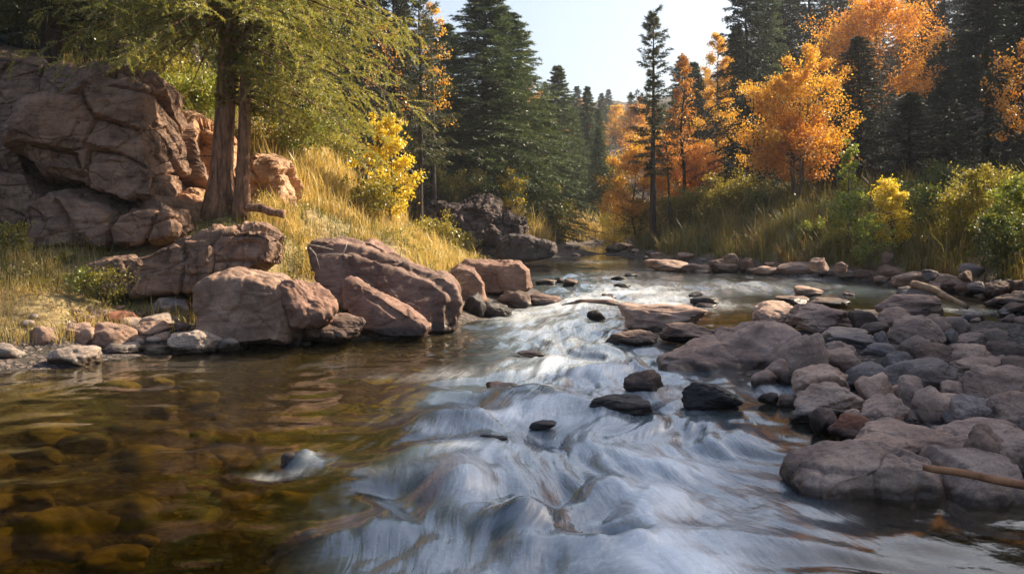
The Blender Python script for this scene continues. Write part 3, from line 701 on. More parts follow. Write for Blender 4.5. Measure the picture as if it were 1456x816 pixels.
# wet rocks off the red boulders
R(652, 416, 692, 452, 0, M_DARK, 'black upright rock with water spilling down beside the leaning red boulder', sharp=12)
R(676, 428, 728, 450, 0, M_DARK, 'low black rock in the small cascade', sharp=10, flat=.4)
R(688, 404, 722, 424, 0, M_DARK, 'black rounded rock behind the small cascade', sharp=8)
R(706, 412, 756, 436, 0, M_BROWN, 'long brown wet rock with foam on its river side', sharp=8)
R(752, 417, 800, 434, 0, M_BROWN, 'flat brown rock ending the chain of stones off the left shore', sharp=8, flat=.4)
R(760, 396, 792, 405, 0, M_BROWN, 'low stone row member beyond the long red boulder', name='stone', cat='stone', sharp=8)
R(786, 394, 806, 403, 0, M_DARK, 'little dark stone beside a tan one beyond the long red boulder', name='stone', cat='stone')
R(800, 396, 822, 407, 0, M_TAN, 'little tan wedge stone in the far current', name='stone', cat='stone', sharp=14)
R(640, 350, 664, 364, .05, M_DARK, 'dark round rock on the far pebble beach under the cliff', sharp=7)
# midstream
R(796, 425, 888, 440, -.03, M_BROWN, 'long brown ledge with the current sliding over it in midstream', sharp=7, flat=.6, deep=.35, sink=.1)
R(834, 440, 862, 455, -.02, M_DARK, 'jagged little dark rock splashed by foam below the midstream ledge', name='stone', cat='stone', sharp=16)
R(854, 417, 876, 426, 0, M_BROWN, 'small round stone just above the midstream ledge', name='stone', cat='stone', sharp=6)
R(868, 392, 894, 400, 0, M_DARK, 'dark domed stone in the far rapids, upper of two', name='stone', cat='stone', sharp=6)
R(872, 403, 898, 409, 0, M_DARK, 'dark flat stone in the far rapids, lower of two', name='stone', cat='stone', sharp=6, flat=.5)
R(888, 388, 908, 393, 0, M_DARK, 'thin black stone awash near the two dark far stones', name='stone', cat='stone', flat=.5)
R(978, 415, 1000, 423, 0, M_DARK, 'small rounded dark stone in the rapids above the domed brown boulder', name='stone', cat='stone', sharp=6)
R(980, 421, 1024, 433, 0, M_DARK, 'ragged black rock in the rapids above the domed brown boulder', name='stone', cat='stone', sharp=14)
R(990, 431, 1020, 438, 0, M_BROWN, 'flat brown stone under the ragged black rock', name='stone', cat='stone', flat=.5)
R(878, 431, 1004, 471, 0, M_MAUVE, 'domed brown boulder at midstream, tallest rock between the two banks', sharp=9, deep=.75)
R(856, 469, 936, 493, 0, M_BROWN, 'low loaf-shaped dark boulder in front of the domed midstream boulder', sharp=6, flat=.4, deep=.6)
R(936, 459, 1016, 488, 0, M_BROWN, 'pointed grey-brown rock between the domed boulder and the big flat slab', sharp=12)
R(1008, 463, 1046, 480, .02, M_MAUVE, 'small round-topped rock touching the upper edge of the big flat slab', sharp=7)
R(884, 524, 946, 556, 0, M_BROWN, 'dark brown rounded rock alone in the white current', sharp=8)
R(836, 563, 932, 590, -.02, M_DARK, 'flat black wet rock low in the white current', sharp=7, flat=.4, deep=.55)
R(968, 544, 1054, 580, -.01, M_DARK, 'black wet block standing in the current by the stony bar', sharp=10, deep=.7)
R(690, 544, 738, 562, -.03, M_BROWN, 'brown rock barely awash at the edge of the foam', name='stone', cat='stone', flat=.6, sink=.1)
R(735, 499, 775, 508, -.02, M_BROWN, 'thin brown stone awash in midstream', name='stone', cat='stone', flat=.6, sink=.1)
R(680, 616, 722, 632, -.02, M_DARK, 'small black rock with water curling over it', name='stone', cat='stone', sharp=7)
R(642, 606, 690, 620, -.03, M_BROWN, 'olive flat rock just under the curling water', name='stone', cat='stone', flat=.5)
R(704, 730, 762, 756, -.04, M_BROWN, 'dark rock half drowned in the nearest white water', name='stone', cat='stone', sharp=7)
R(400, 640, 444, 672, -.05, M_DARK, 'single black rock breaking the surface of the clear golden pool', name='stone', cat='stone', sharp=7)
R(752, 598, 792, 610, -.03, M_DARK, 'thin black rock awash above the nearest white water', name='stone', cat='stone', flat=.6)
R(1126, 406, 1172, 420, 0, M_MAUVE, 'low tan rock in the side current above the stony bar', name='stone', cat='stone', sharp=6)
R(1196, 416, 1214, 422, 0, M_RUST, 'small orange stone in the side current', name='stone', cat='stone', sharp=6)
R(1100, 421, 1152, 432, 0, M_BROWN, 'flat dark rock awash in the side current before the bar', name='stone', cat='stone', flat=.6)
R(1150, 424, 1210, 436, 0, M_BROWN, 'grey awash rock nearest the orange stone', name='stone', cat='stone', flat=.6)

# stony bar on the right
hull_rock('boulder', [([(943, 524), (955, 516), (1000, 501), (1050, 483), (1095, 466), (1140, 466), (1160, 482), (1150, 502), (1115, 527), (1088, 542), (1000, 542), (945, 540)], 11.5, .9, .9, .95)],
          M_MAUVE, 'big smooth flat mauve slab sloping into the current at the tip of the stony bar', 'boulder', .024, 6, (.04, .02, .006), (1.5, 4.5, 15), .02, fac=(.6, .022), seed=40)
hull_rock('boulder', [([(1141, 704), (1158, 680), (1215, 658), (1262, 650), (1312, 650), (1342, 664), (1356, 694), (1368, 740), (1362, 789), (1280, 786), (1220, 764), (1163, 738)], 6.3, .75, .2, .76)],
          M_MAUVE, 'large pitted tan boulder nearest the camera with the bare pole lying on it', 'boulder', .013, 5, (.03, .012, .005), (2.4, 8, 24), .02, fac=(.6, .022), seed=41)
hull_rock('boulder', [([(1352, 739), (1385, 694), (1400, 672), (1440, 669), (1490, 679), (1500, 814), (1420, 814), (1362, 794)], 6.05, .85, .35, .75)],
          M_MAUVE, 'tan boulder in the lower right corner under the bare pole', 'boulder', .014, 5, (.03, .012, .005), (2.4, 8, 24), .02, fac=(.6, .022), seed=42)
BAR = [
    (1070, 429, 1141, 456, .05, M_MAUVE, 'smooth mauve boulder at the upstream head of the stony bar', 8),
    (1126, 432, 1214, 466, .08, M_MAUVE, 'wide low mauve boulder behind the flat slab at the bar tip', 8),
    (1209, 442, 1247, 468, .12, M_BROWN, 'rounded brown boulder with a thin rib, behind the dark oval stone', 7),
    (1225, 458, 1261, 475, .14, M_BROWN, 'dark oval stone resting on others in the upper bar', 5),
    (1174, 466, 1228, 479, .14, M_PALE, 'flat pale stone in the upper middle of the bar', 10),
    (1180, 474, 1246, 494, .10, M_SLATE, 'long dark grey stone under the flat pale one', 7),
    (1244, 471, 1264, 494, .12, M_SLATE, 'small grey tooth-shaped stone standing among bigger ones', 16),
    (1259, 449, 1338, 491, .10, M_MAUVE, 'massive rounded boulder in the upper right half of the bar', 7),
    (1303, 446, 1350, 478, .12, M_MAUVE, 'rounded boulder with a black stain leaning on the massive one', 7),
    (1239, 418, 1337, 446, .05, M_MAUVE, 'broad overhanging boulder below the fallen log at the back of the bar', 8),
    (1280, 406, 1330, 430, .10, M_SLATE, 'peaked grey boulder directly under the fallen log', 12),
    (1247, 439, 1303, 464, .10, M_MAUVE, 'cracked lumpy boulder in front of the overhanging one', 12),
    (1343, 450, 1380, 474, .10, M_MAUVE, 'mid-sized boulder at the back edge by the side channel', 8),
    (1337, 468, 1361, 487, .12, M_SLATE, 'small grey cube-like stone beside the massive boulder', 14),
    (1356, 473, 1406, 491, .08, M_MAUVE, 'long thin stone pointing at the side channel', 9),
    (1378, 468, 1430, 484, .04, M_TAN, 'flat tan stone at the brink of the side channel', 9),
    (1294, 487, 1361, 522, .10, M_BROWN, 'ridged brown boulder in the middle of the right pile', 10),
    (1330, 489, 1410, 525, .10, M_MAUVE, 'smooth loaf boulder next to the ridged brown one', 8),
    (1229, 488, 1268, 506, .10, M_SLATE, 'dark grey round stone over a shadowed gap', 6),
    (1256, 501, 1307, 527, .08, M_SLATE, 'two-lobed grey stone beside the ridged brown boulder', 7),
    (1120, 474, 1172, 538, .04, M_MAUVE, 'tall upright boulder behind the right end of the flat slab', 9),
    (1170, 484, 1216, 510, .12, M_MAUVE, 'rounded stone lying on the shoulder of the tall upright boulder', 6),
    (1160, 494, 1219, 530, .08, M_MAUVE, 'brown-mauve boulder leaning on the tall upright one', 8),
    (1089, 509, 1124, 534, .0, M_MAUVE, 'small pale wedge stone at the water under the flat slab', 12),
    (1126, 519, 1204, 565, .04, M_MAUVE, 'pale sloping boulder with a split along its top in the lower bar', 11),
    (1200, 514, 1250, 548, .06, M_SLATE, 'peaked grey boulder between the sloping and the slate blue ones', 12),
    (1218, 532, 1272, 575, .06, M_MAUVE, 'pointed brown-faced boulder left of the slate blue one', 14),
    (1265, 513, 1363, 556, .10, M_SLATE, 'long slate blue boulder in the centre of the right pile', 11),
    (1131, 547, 1216, 586, .03, M_MAUVE, 'broad rounded boulder at the water below the sloping split one', 7),
    (1221, 559, 1287, 598, .05, M_MAUVE, 'flat-topped pale mauve boulder in front of the pointed one', 10),
    (1279, 537, 1327, 578, .08, M_MAUVE, 'rounded upright boulder with a smaller one against it', 6),
    (1303, 551, 1360, 596, .05, M_MAUVE, 'kidney-shaped boulder under the slate blue one', 6),
    (1338, 541, 1390, 571, .10, M_MAUVE, 'irregular knobbly boulder right of the kidney-shaped one', 11),
    (1376, 522, 1470, 575, .10, M_MAUVE, 'large hollowed boulder at the right picture edge', 9),
    (1344, 565, 1414, 604, .06, M_SLATE, 'slate blue wedge boulder low in the right pile', 11),
    (1402, 556, 1475, 604, .08, M_MAUVE, 'smooth boulder cut by the right edge, under the hollowed one', 7),
    (1079, 556, 1107, 573, .0, M_BROWN, 'little brown stone in the shallows at the foot of the bar', 7),
    (1107, 561, 1138, 577, .0, M_BROWN, 'little dark stone beside the brown one in the shallows', 9),
    (1124, 576, 1173, 598, .0, M_SLATE, 'dark blade-like stone at the water edge of the lower bar', 13),
    (1152, 579, 1190, 614, .0, M_BROWN, 'dark rounded stone beside the rust-red one', 8),
    (1176, 588, 1236, 624, .0, M_RUST, 'rust-red stone at the water, the only red one on the bar', 10),
    (1200, 580, 1224, 597, .05, M_MAUVE, 'small round stone above the rust-red one', 6),
    (1262, 545, 1293, 568, .08, M_MAUVE, 'small knob stone wedged between the pointed and upright boulders', 7),
    (1242, 577, 1308, 602, .03, M_SLATE, 'thin dark stone slanting out of a shadowed gap', 14),
    (1398, 484, 1456, 512, .06, M_BROWN, 'dark boulder near the right edge above the long side ridge', 8),
    (1420, 507, 1475, 536, .08, M_BROWN, 'dull boulder cut by the right edge, above the hollowed one', 9),
    (1356, 507, 1436, 532, .10, M_MAUVE, 'long low ridge of rock behind the hollowed boulder', 9),
    (1200, 603, 1353, 648, .0, M_MAUVE, 'long wavy boulder behind the nearest pitted one', 9),
    (1192, 629, 1284, 660, -.02, M_MAUVE, 'flat half-sunk rock between the wavy and the pitted boulders', 7),
    (1338, 597, 1480, 634, .06, M_MAUVE, 'long flat boulder at the right edge above the bare pole', 9),
    (1338, 620, 1394, 670, .02, M_MAUVE, 'brown boulder in shadow behind the bare pole', 9),
    (1372, 607, 1424, 672, .03, M_BROWN, 'leaning dark boulder behind the bare pole', 10),
    (1396, 620, 1480, 668, .06, M_MAUVE, 'overhanging boulder at the right edge just above the bare pole', 7),
    (1425, 430, 1475, 448, .0, M_BROWN, 'brown stone across the side channel at the right edge', 8),
]
for x0, y0, x1, y1, zb, m, lab, sh in BAR:
    ex, ey = (x1 - x0) * .05, (y1 - y0) * .12
    R(x0 - ex, y0 - ey * .3, x1 + ex, y1 + ey, zb, m, lab, sharp=sh, deep=.95 if x1 - x0 < 90 else .75)
# the gaps between them
rng = np.random.default_rng(77)
n = 0
while n < 70:
    x, y = rng.uniform(2.6, 10.5), rng.uniform(5.8, 18.5)
    z = gh(x, y)
    if z < -.06 or z > .25: continue
    s = rng.uniform(.08, .24)
    q, t = rock_shape(5000 + n, 4, rng.uniform(6, 12))
    m = [M_MAUVE, M_BROWN, M_SLATE, M_MAUVE][n % 4]
    o = link('stone', mesh_np('stone', q * [s, s * rng.uniform(.7, 1), s * rng.uniform(.5, .8)], t, None, m, True), loc=(x, y, z + s * .25))
    o.rotation_euler = (0, 0, rng.uniform(0, 6.28))
    tag(o, 'small dull stone filling a gap between the boulders of the right stony bar', 'stone', 'gap stones of the stony bar'); n += 1
# left shore pebbles
n = 0
while n < 50:
    px, py = rng.uniform(30, 440), rng.uniform(448, 500)
    z = .12 if py < 480 else .03
    x, y = ground_at(px, py, z); z = gh(x, y)
    if z < -.05 or z > .6: continue
    s = rng.uniform(.05, .16)
    q, t = rock_shape(6000 + n, 3, rng.uniform(6, 12))
    o = link('stone', mesh_np('stone', q * [s, s * .8, s * .55], t, None, [M_TAN, M_PALE, M_BROWN][n % 3], True), loc=(x, y, z + s * .2))
    tag(o, 'small cobble among the sunlit boulders of the left shore', 'stone', 'cobbles of the left shore'); n += 1

# far right bank stones
FARB = [
    (916, 368, 984, 386, 'long flat slab lying in the water at the far right bank', M_MAUVE), (968, 374, 1010, 387, 'tapering flat rock touching the long flat far slab', M_MAUVE),
    (1010, 372, 1050, 388, 'lumpy low rock next to the tapering far one', M_BROWN), (1048, 366, 1074, 388, 'rounded brownish rock under the far grass', M_BROWN),
    (1072, 378, 1108, 391, 'pair-like low rock in the far bank row', M_MAUVE), (1104, 372, 1162, 392, 'wide dark-bottomed rock in the far bank row', M_MAUVE),
    (1150, 366, 1180, 385, 'upright stone beside the wide dark-bottomed far rock', M_MAUVE), (1186, 372, 1206, 388, 'small tan stone up in the far bank grass', M_TAN),
    (1188, 384, 1220, 395, 'grey low rock by the far bank water, left of a sandy one', M_SLATE), (1214, 383, 1254, 399, 'sandy-coloured long rock at the far bank', M_TAN),
    (1240, 376, 1290, 402, 'mossy hump of rock at the far bank', M_BROWN), (1252, 346, 1276, 362, 'dark cap stone perched highest on the far bank', M_MAUVE),
    (1252, 358, 1272, 378, 'pale stone under the perched cap stone', M_MAUVE), (1272, 386, 1324, 410, 'smooth mauve boulder left of the heap at the right bank', M_MAUVE),
    (1312, 383, 1334, 398, 'round stone on the heap at the right bank', M_SLATE), (1318, 389, 1368, 412, 'sloping mauve boulder in the heap at the right bank', M_MAUVE),
    (1364, 374, 1398, 392, 'tilted top slab of the heap at the right bank', M_SLATE), (1362, 384, 1384, 400, 'round dark stone held under the tilted slab', M_BROWN),
    (1340, 396, 1396, 416, 'dark base rock of the heap at the right bank', M_BROWN), (1394, 398, 1440, 424, 'brown rock in rusty grass at the right edge bank', M_BROWN),
    (1376, 400, 1404, 414, 'small grey rock beyond the heap at the right bank', M_SLATE), (860, 345, 900, 358, 'dark sloping rock at the far bend of the river', M_BROWN),
    (1030, 360, 1050, 374, 'small stone half in grass at the far bank', M_MAUVE), (1400, 418, 1475, 438, 'long low earth-brown rock at the right edge of the side channel', M_BROWN),
]
for x0, y0, x1, y1, lab, m in FARB:
    pb = gh(*ground_at((x0 + x1) / 2, y1, .05))
    R(x0, y0, x1, y1, min(max(pb, 0), .45), m, lab, sharp=9)
n = 0
sh = np.array([(5.3, 56), (9, 52.5), (7.6, 50), (6.3, 45.8), (5.9, 40), (6.6, 34.5), (8.0, 31.2), (10, 28), (11.2, 25.2), (11.8, 21), (12.4, 18)])
seg = np.concatenate([[0], np.cumsum(np.linalg.norm(np.diff(sh, axis=0), axis=1))])
while n < 70:
    d = rng.uniform(0, seg[-1])
    x, y = np.interp(d, seg, sh[:, 0]) + rng.normal() * .35 + .3, np.interp(d, seg, sh[:, 1]) + rng.normal() * .3
    s = rng.uniform(.1, .42) * (1 if rng.random() < .6 else .6)
    z = gh(x, y)
    if z > .4 or z < -.15: continue
    q, t = rock_shape(7000 + n, 4 if s > .2 else 3, rng.uniform(7, 13))
    o = link('stone', mesh_np('stone', q * [s, s * .8, s * rng.uniform(.4, .65)], t, None, [M_MAUVE, M_BROWN, M_SLATE][n % 3], True), loc=(x, y, z + s * .15))
    tag(o, 'loose stone in the strip of rubble along the far right waterline', 'stone', 'rubble along the far right waterline'); n += 1
n = 0
while n < 40:
    px, py = rng.uniform(570, 860), rng.uniform(345, 372)
    x, y = ground_at(px, py, .05); z = gh(x, y)
    if z < -.1 or z > .7: continue
    s = rng.uniform(.08, .3)
    q, t = rock_shape(8000 + n, 3, rng.uniform(7, 13))
    tag(link('stone', mesh_np('stone', q * [s, s * .8, s * .5], t, None, [M_MAUVE, M_PALE, M_BROWN][n % 3], True), loc=(x, y, z + s * .15)),
        'loose stone on the far pebble beach beneath the grey cliff', 'stone', 'stones of the far pebble beach'); n += 1
# stones lying under the clear water of the pool
n = 0
while n < 150:
    x, y = rng.uniform(-6.5, .4), rng.uniform(3.2, 11.2)
    z = gh(x, y)
    if z > -.12: continue
    s = min(rng.uniform(.06, .24) if n % 3 else rng.uniform(.15, .28), -z * .95)
    q, t = rock_shape(9000 + n, 4, rng.uniform(6, 12))
    o = link('submerged_stone', mesh_np('submerged_stone', q * [s * rng.uniform(1, 1.6), s, s * rng.uniform(.45, .75)], t, None, M_BED, True), loc=(x, y, z + s * .2))
    o.rotation_euler = (0, 0, rng.uniform(-.5, .5))
    tag(o, 'golden algae-covered stone lying under the clear water of the left pool', 'submerged stone', 'stones under the clear pool'); n += 1

# ------------------------------------------------------------------ driftwood
def stick(name, pts, r0, r1, mat, label, cat, sides=10, rough=.12, seed=2):
    pts = np.array(pts); n = 14
    tt = np.linspace(0, 1, n); src = np.linspace(0, 1, len(pts))
    p = np.stack([np.interp(tt, src, pts[:, i]) for i in range(3)], 1)
    p += np.stack([n2(tt * 3, tt * 0 + seed, 1, seed), n2(tt * 3, tt * 0 + seed, 1, seed + 1), n2(tt * 3, tt * 0 + seed, 1, seed + 2)], 1) * r0 * .5
    b = p.mean(0)
    m = MB(); r = np.linspace(r0, r1, n); r[0] *= .8
    m.tube(p - b, r, sides, True, rough, seed)
    return tag(link(name, m.mesh(name, mat), loc=b), label, cat)
stick('driftwood_pole', [P(1313, 664, 6.22), P(1400, 680, 6.0), P(1500, 697, 5.75)], .025, .03, B_POLE, 'bare orange-brown pole lying across the two nearest boulders at the right edge', 'pole', rough=.05)
stick('fallen_log', [P(1298, 403, 19.0), P(1335, 416, 18.4), P(1374, 436, 17.6)], .085, .05, B_DRIFT, 'bleached log slanting from the peaked grey boulder into the side channel', 'log')
stick('fallen_log', [P(352, 294, 17.0), P(378, 300, 16.9), P(404, 304, 16.9)], .09, .08, B_FIR, 'short brown log lying in dry grass at the foot of the twin-trunk fir', 'log', rough=.25)
tw = MB()
for a, b, c in [((436, 347), (452, 350), (474, 355)), ((440, 352), (449, 362), (455, 382)), ((452, 362), (480, 361), (500, 364)), ((488, 362), (492, 350), (494, 344))]:
    pts = [P(*a, 14.72), P(*b, 14.7), P(*c, 14.74)]
    tw.tube(np.array(pts), [.012, .01, .005], 5)
vv = np.vstack(tw.v); bs = vv.mean(0); tw.v = [v - bs for v in tw.v]
tag(link('dead_branch', tw.mesh('dead_branch', B_TWIG), loc=bs), 'bleached forked twig lying on the largest red boulder', 'branch')
# ------------------------------------------------------------------ trees
def unit(v): return v / (np.linalg.norm(v, axis=-1, keepdims=True) + 1e-9)

def conifer(seed, H, h0, R, nb, ntw, nnd, nl, nw, droop=.35, prof=.85, up=.8, trunk_r=None, lean=(0, 0), keep=1.0, low=-.05, side=.66, tr_mat=B_DARK, mat=L_SPRUCE, dead=0, curve=0.0, twl=.42, twin=None, jit=(.16, .55), skirt=None, tmax=.9):
    """trunk and crown meshes of a conifer standing at the origin"""
    rng = np.random.default_rng(seed)
    tr = trunk_r or H * .016
    zz = np.linspace(-.4, H, 26)
    wob = np.stack([n2(zz, zz * 0 + seed, .25, seed), n2(zz, zz * 0 + seed + 9, .25, seed + 1)], 1) * H * .006
    cxy = lambda z: np.stack([np.interp(z, zz, wob[:, 0]) + lean[0] * z + curve * (z / H - (z / H) ** 2) * 4, np.interp(z, zz, wob[:, 1]) + lean[1] * z], -1)
    m = MB()
    rad = tr * np.clip(1 - zz / H, 0.02, 1) ** .85 * (1 + .7 * np.exp(-np.maximum(zz, 0) / (tr * 2.2)))
    m.tube(np.column_stack([cxy(zz), zz]), rad, 14, True, .07, seed)
    if twin:
        dx, dy, HH, r2, l2 = twin
        z2 = np.linspace(-.4, HH, 20)
        m.tube(np.column_stack([dx + l2 * z2 + .01 * np.sin(z2), dy + 0 * z2, z2]), r2 * np.clip(1 - z2 / HH, .02, 1) ** .8 * (1 + .45 * np.exp(-np.maximum(z2, 0) / .3)), 12, True, .07, seed + 1)
    u = (np.arange(nb) + rng.random(nb)) / nb
    t = h0 + (H - h0) * u ** 1.08 * .985
    rel = (t - h0) / (H - h0)
    az = np.arange(nb) * 2.39996 + rng.normal(0, .35, nb)
    L = (R * (1 - rel) ** prof * rng.uniform(.55, 1.1, nb) + .10) * np.minimum(1, .6 + rel * 5)
    if skirt:      # below the height skirt[2] only the boughs on one side are left
        dz = np.abs((az - skirt[0] + np.pi) % (2 * np.pi) - np.pi)
        L = np.where((t < skirt[2]) & (dz > skirt[1]), .12, L)
    if keep < 1: L = L * np.where(rng.random(nb) < keep, 1, .3)
    sl = low + (up - low) * rel ** 1.6 + rng.normal(0, .07, nb)
    fwd = np.stack([np.cos(az), np.sin(az), 0 * az], 1)
    base = np.column_stack([cxy(t), t])
    def bp(i, s):
        return base[i] + fwd[i] * (L[i] * s)[..., None] + np.stack([0 * s, 0 * s, L[i] * (sl[i] * s - droop * s ** 2 + .18 * s ** 3)], -1)
    for i in range(nb):
        if L[i] < .25: continue
        s = np.linspace(0, .95, 5)
        m.tube(bp(np.full(5, i), s), np.linspace(.011 * L[i] + .006, .003, 5), 3, False)
    for d in range(dead):
        a = rng.uniform(0, 6.28); z = rng.uniform(h0 * .35, h0 * 1.15); l = rng.uniform(.5, 1.0) * R * .75
        p0 = np.append(cxy(np.array([z]))[0], z); p = [p0 + np.array([math.cos(a), math.sin(a), .1 - .35 * q]) * l * q for q in np.linspace(0, 1, 6)]
        m.tube(np.array(p), np.linspace(.02, .004, 6), 4, False)
        for q in range(2, 6):
            b = a + rng.choice([-1, 1]) * .7; e = p[q] + np.array([math.cos(b), math.sin(b), -.3]) * l * .3
            m.tube(np.array([p[q], (p[q] + e) / 2 + [0, 0, .02], e]), [.008, .006, .003], 3, False)
    I = np.repeat(np.arange(nb), ntw)
    s = np.tile((np.arange(ntw) + .5) / ntw, nb) * .88 + .12 + rng.normal(0, .02, nb * ntw)
    sd = np.where(np.arange(len(I)) % 2 == 0, 1, -1)
    pt = bp(I, s)
    right = np.stack([-fwd[I][:, 1], fwd[I][:, 0], 0 * s], 1)
    tl = (twl * L[I] * (1.05 - .8 * s) + .10) * rng.uniform(.6, 1.15, len(I))
    tl = np.minimum(tl, tmax)
    td = unit(fwd[I] * .75 + right * (sd * side)[:, None] + np.stack([0 * s, 0 * s, sl[I] * .5 - droop * s * .9 - .08], 1) + rng.normal(0, jit[0], (len(I), 3)))
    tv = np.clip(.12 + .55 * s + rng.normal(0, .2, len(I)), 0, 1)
    J = np.repeat(np.arange(len(I)), nnd)
    r = rng.random(len(J)) ** .8
    p0 = pt[J] + td[J] * (tl[J] * r)[:, None]
    p0[:, 2] -= .12 * tl[J] * r ** 2
    nv = unit(td[J] * .9 + rng.normal(0, jit[1], (len(J), 3))) * (nl * rng.uniform(.6, 1.2, len(J)))[:, None]
    wv_ = unit(np.cross(nv, rng.normal(size=(len(J), 3)))) * nw * .5
    V = np.stack([p0 - wv_, p0 + wv_, p0 + nv], 1).reshape(-1, 3)
    T = np.arange(len(V)).reshape(-1, 3)
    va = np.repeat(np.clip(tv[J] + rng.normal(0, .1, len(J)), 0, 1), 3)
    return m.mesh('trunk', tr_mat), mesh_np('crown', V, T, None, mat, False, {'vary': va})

def broadleaf(seed, H, R, nleaf, leaf, mat, tr_mat=B_GREY, h0=.3, stems=1, nbr=16, shape='oval', spread_=.10, up=.75, tr=None, sparse=0.0, lean=(0, 0), squash=1.0):
    """trunk and crown of a leafy tree or shrub standing at the origin"""
    rng = np.random.default_rng(seed)
    m = MB(); tips = []; tr = tr or H * .014
    for s in range(stems):
        a = rng.uniform(0, 6.28); off = 0 if stems == 1 else rng.uniform(.05, .35) * R
        tilt = np.array([math.cos(a), math.sin(a)]) * (0 if stems == 1 else off * 1.2 / H) + np.array(lean)
        hh = H * (rng.uniform(.7, 1) if stems > 1 else .96)
        zz = np.linspace(-.2, hh, 14)
        wob = np.stack([n2(zz, zz * 0 + seed + s, .9 / max(H * .25, .4), seed + s), n2(zz, zz * 0 + seed + s + 7, .9 / max(H * .25, .4), seed)], 1) * H * .02
        ax = np.column_stack([math.cos(a) * off * .3 + tilt[0] * zz + wob[:, 0], math.sin(a) * off * .3 + tilt[1] * zz + wob[:, 1], zz])
        r = (tr / math.sqrt(stems)) * np.clip(1 - zz / hh, .06, 1) ** .8
        m.tube(ax, r, 8, True, .06, seed + s)
        nb = max(4, nbr // stems)
        for b in range(nb):
            rel = (b + rng.random()) / nb
            z = H * h0 + (hh - H * h0) * rel
            prof = math.sin(math.pi * min(1, .16 + .84 * rel) ** .75) ** .7 if shape == 'oval' else (1 - rel) ** .6 * (.5 + min(1, rel * 4) * .5) if shape == 'cone' else .55 + .45 * rel
            l = R * prof * rng.uniform(.6, 1.12) + .08 * R
            az = b * 2.4 + rng.normal(0, .4) + s
            p0 = np.array([np.interp(z, zz, ax[:, 0]), np.interp(z, zz, ax[:, 1]), z])
            el = up + .35 * rel + rng.normal(0, .15)
            d = unit(np.array([math.cos(az), math.sin(az), el]))
            q = np.linspace(0, 1, 6)
            pts = p0 + d * (l * q)[:, None] * math.sqrt(1 + el * el) * .85 + np.array([0, 0, -.18 * l]) * (q ** 2)[:, None] + rng.normal(0, .02 * l, (6, 3)) * q[:, None]
            m.tube(pts, np.linspace(tr * .32 * (1 - .6 * rel), tr * .04, 6), 4, False)
            for k in range(rng.integers(4, 8)):
                f = rng.uniform(.3, 1)
                e0 = np.array([np.interp(f, q, pts[:, i]) for i in range(3)])
                dd = unit(d + rng.normal(0, .65, 3)); ll = l * rng.uniform(.18, .42)
                e1 = e0 + dd * ll
                m.tube(np.array([e0, (e0 + e1) / 2, e1]), [tr * .08, tr * .05, tr * .02], 3, False)
                for g in np.linspace(.35, 1, 4): tips.append((e0 + dd * ll * g, l))
            tips.append((pts[-1], l))
    tp = np.array([t[0] for t in tips]); tl = np.array([t[1] for t in tips])
    cw = rng.uniform(.2, 1, len(tp)) ** (1 + sparse * 2); cw /= cw.sum()
    J = rng.choice(len(tp), nleaf, p=cw)
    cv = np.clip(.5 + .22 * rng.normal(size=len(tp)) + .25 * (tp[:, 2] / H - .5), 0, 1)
    c = tp[J] + rng.normal(0, 1, (nleaf, 3)) * (spread_ * (R * .6 + tl[J] * .4))[:, None] * [1, 1, .8]
    c[:, 2] = np.maximum(c[:, 2], .04)
    a = unit(rng.normal(size=(nleaf, 3)) + [0, 0, -.3]); b = unit(np.cross(a, rng.normal(size=(nleaf, 3))))
    sz = leaf * rng.uniform(.6, 1.25, nleaf)[:, None]
    V = np.stack([c - a * sz * .5, c + b * sz * .33, c + a * sz * .5, c - b * sz * .33], 1).reshape(-1, 3)
    Q = np.arange(len(V)).reshape(-1, 4)
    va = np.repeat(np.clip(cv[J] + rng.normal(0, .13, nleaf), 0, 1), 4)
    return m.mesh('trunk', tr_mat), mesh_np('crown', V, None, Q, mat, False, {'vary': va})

def plant(name, meshes, loc, label, cat='tree', group=None, scale=1.0, rz=0.0, parts=('trunk', 'crown')):
    r = bpy.data.objects.new(name, None); COL.objects.link(r); r.empty_display_size = .2
    r.location = loc; r.rotation_euler = (0, 0, rz)
    r.scale = scale if hasattr(scale, '__len__') else (scale,) * 3
    tag(r, label, cat, group)
    for pn, me in zip(parts, meshes):
        o = bpy.data.objects.new(pn, me); COL.objects.link(o); o.parent = r
    return r

def at(px, Y, dz=0.0):
    x = (px - CX) / F_PX * Y
    return (x, Y, gh(x, Y) + dz)
def rise(px, py, Y):
    """height above ground of the spot surveyed at px,py at distance Y"""
    x = (px - CX) / F_PX * Y
    return CAMZ - (py - HY) / F_PX * Y - gh(x, Y)

# prototypes
SP = [conifer(100 + i, 14, .9, 3.9 - .35 * i, 380, 18, 19, .17, .032, .42 + .05 * i, .78, .75, mat=L_SPRUCE, twl=.36, keep=(1, .86, .92)[i], lean=((0, 0), (.012, 0), (-.01, .01))[i], dead=3) for i in range(3)]
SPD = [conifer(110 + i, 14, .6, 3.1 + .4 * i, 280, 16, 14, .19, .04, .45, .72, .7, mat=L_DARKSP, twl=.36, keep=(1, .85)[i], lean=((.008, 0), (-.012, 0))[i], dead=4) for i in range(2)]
PN = [conifer(120, 14, 5.0, 2.5, 110, 14, 15, .20, .034, .22, .6, .85, mat=L_PINE, dead=10, keep=.85)]
TALL = {'h': 14.0}

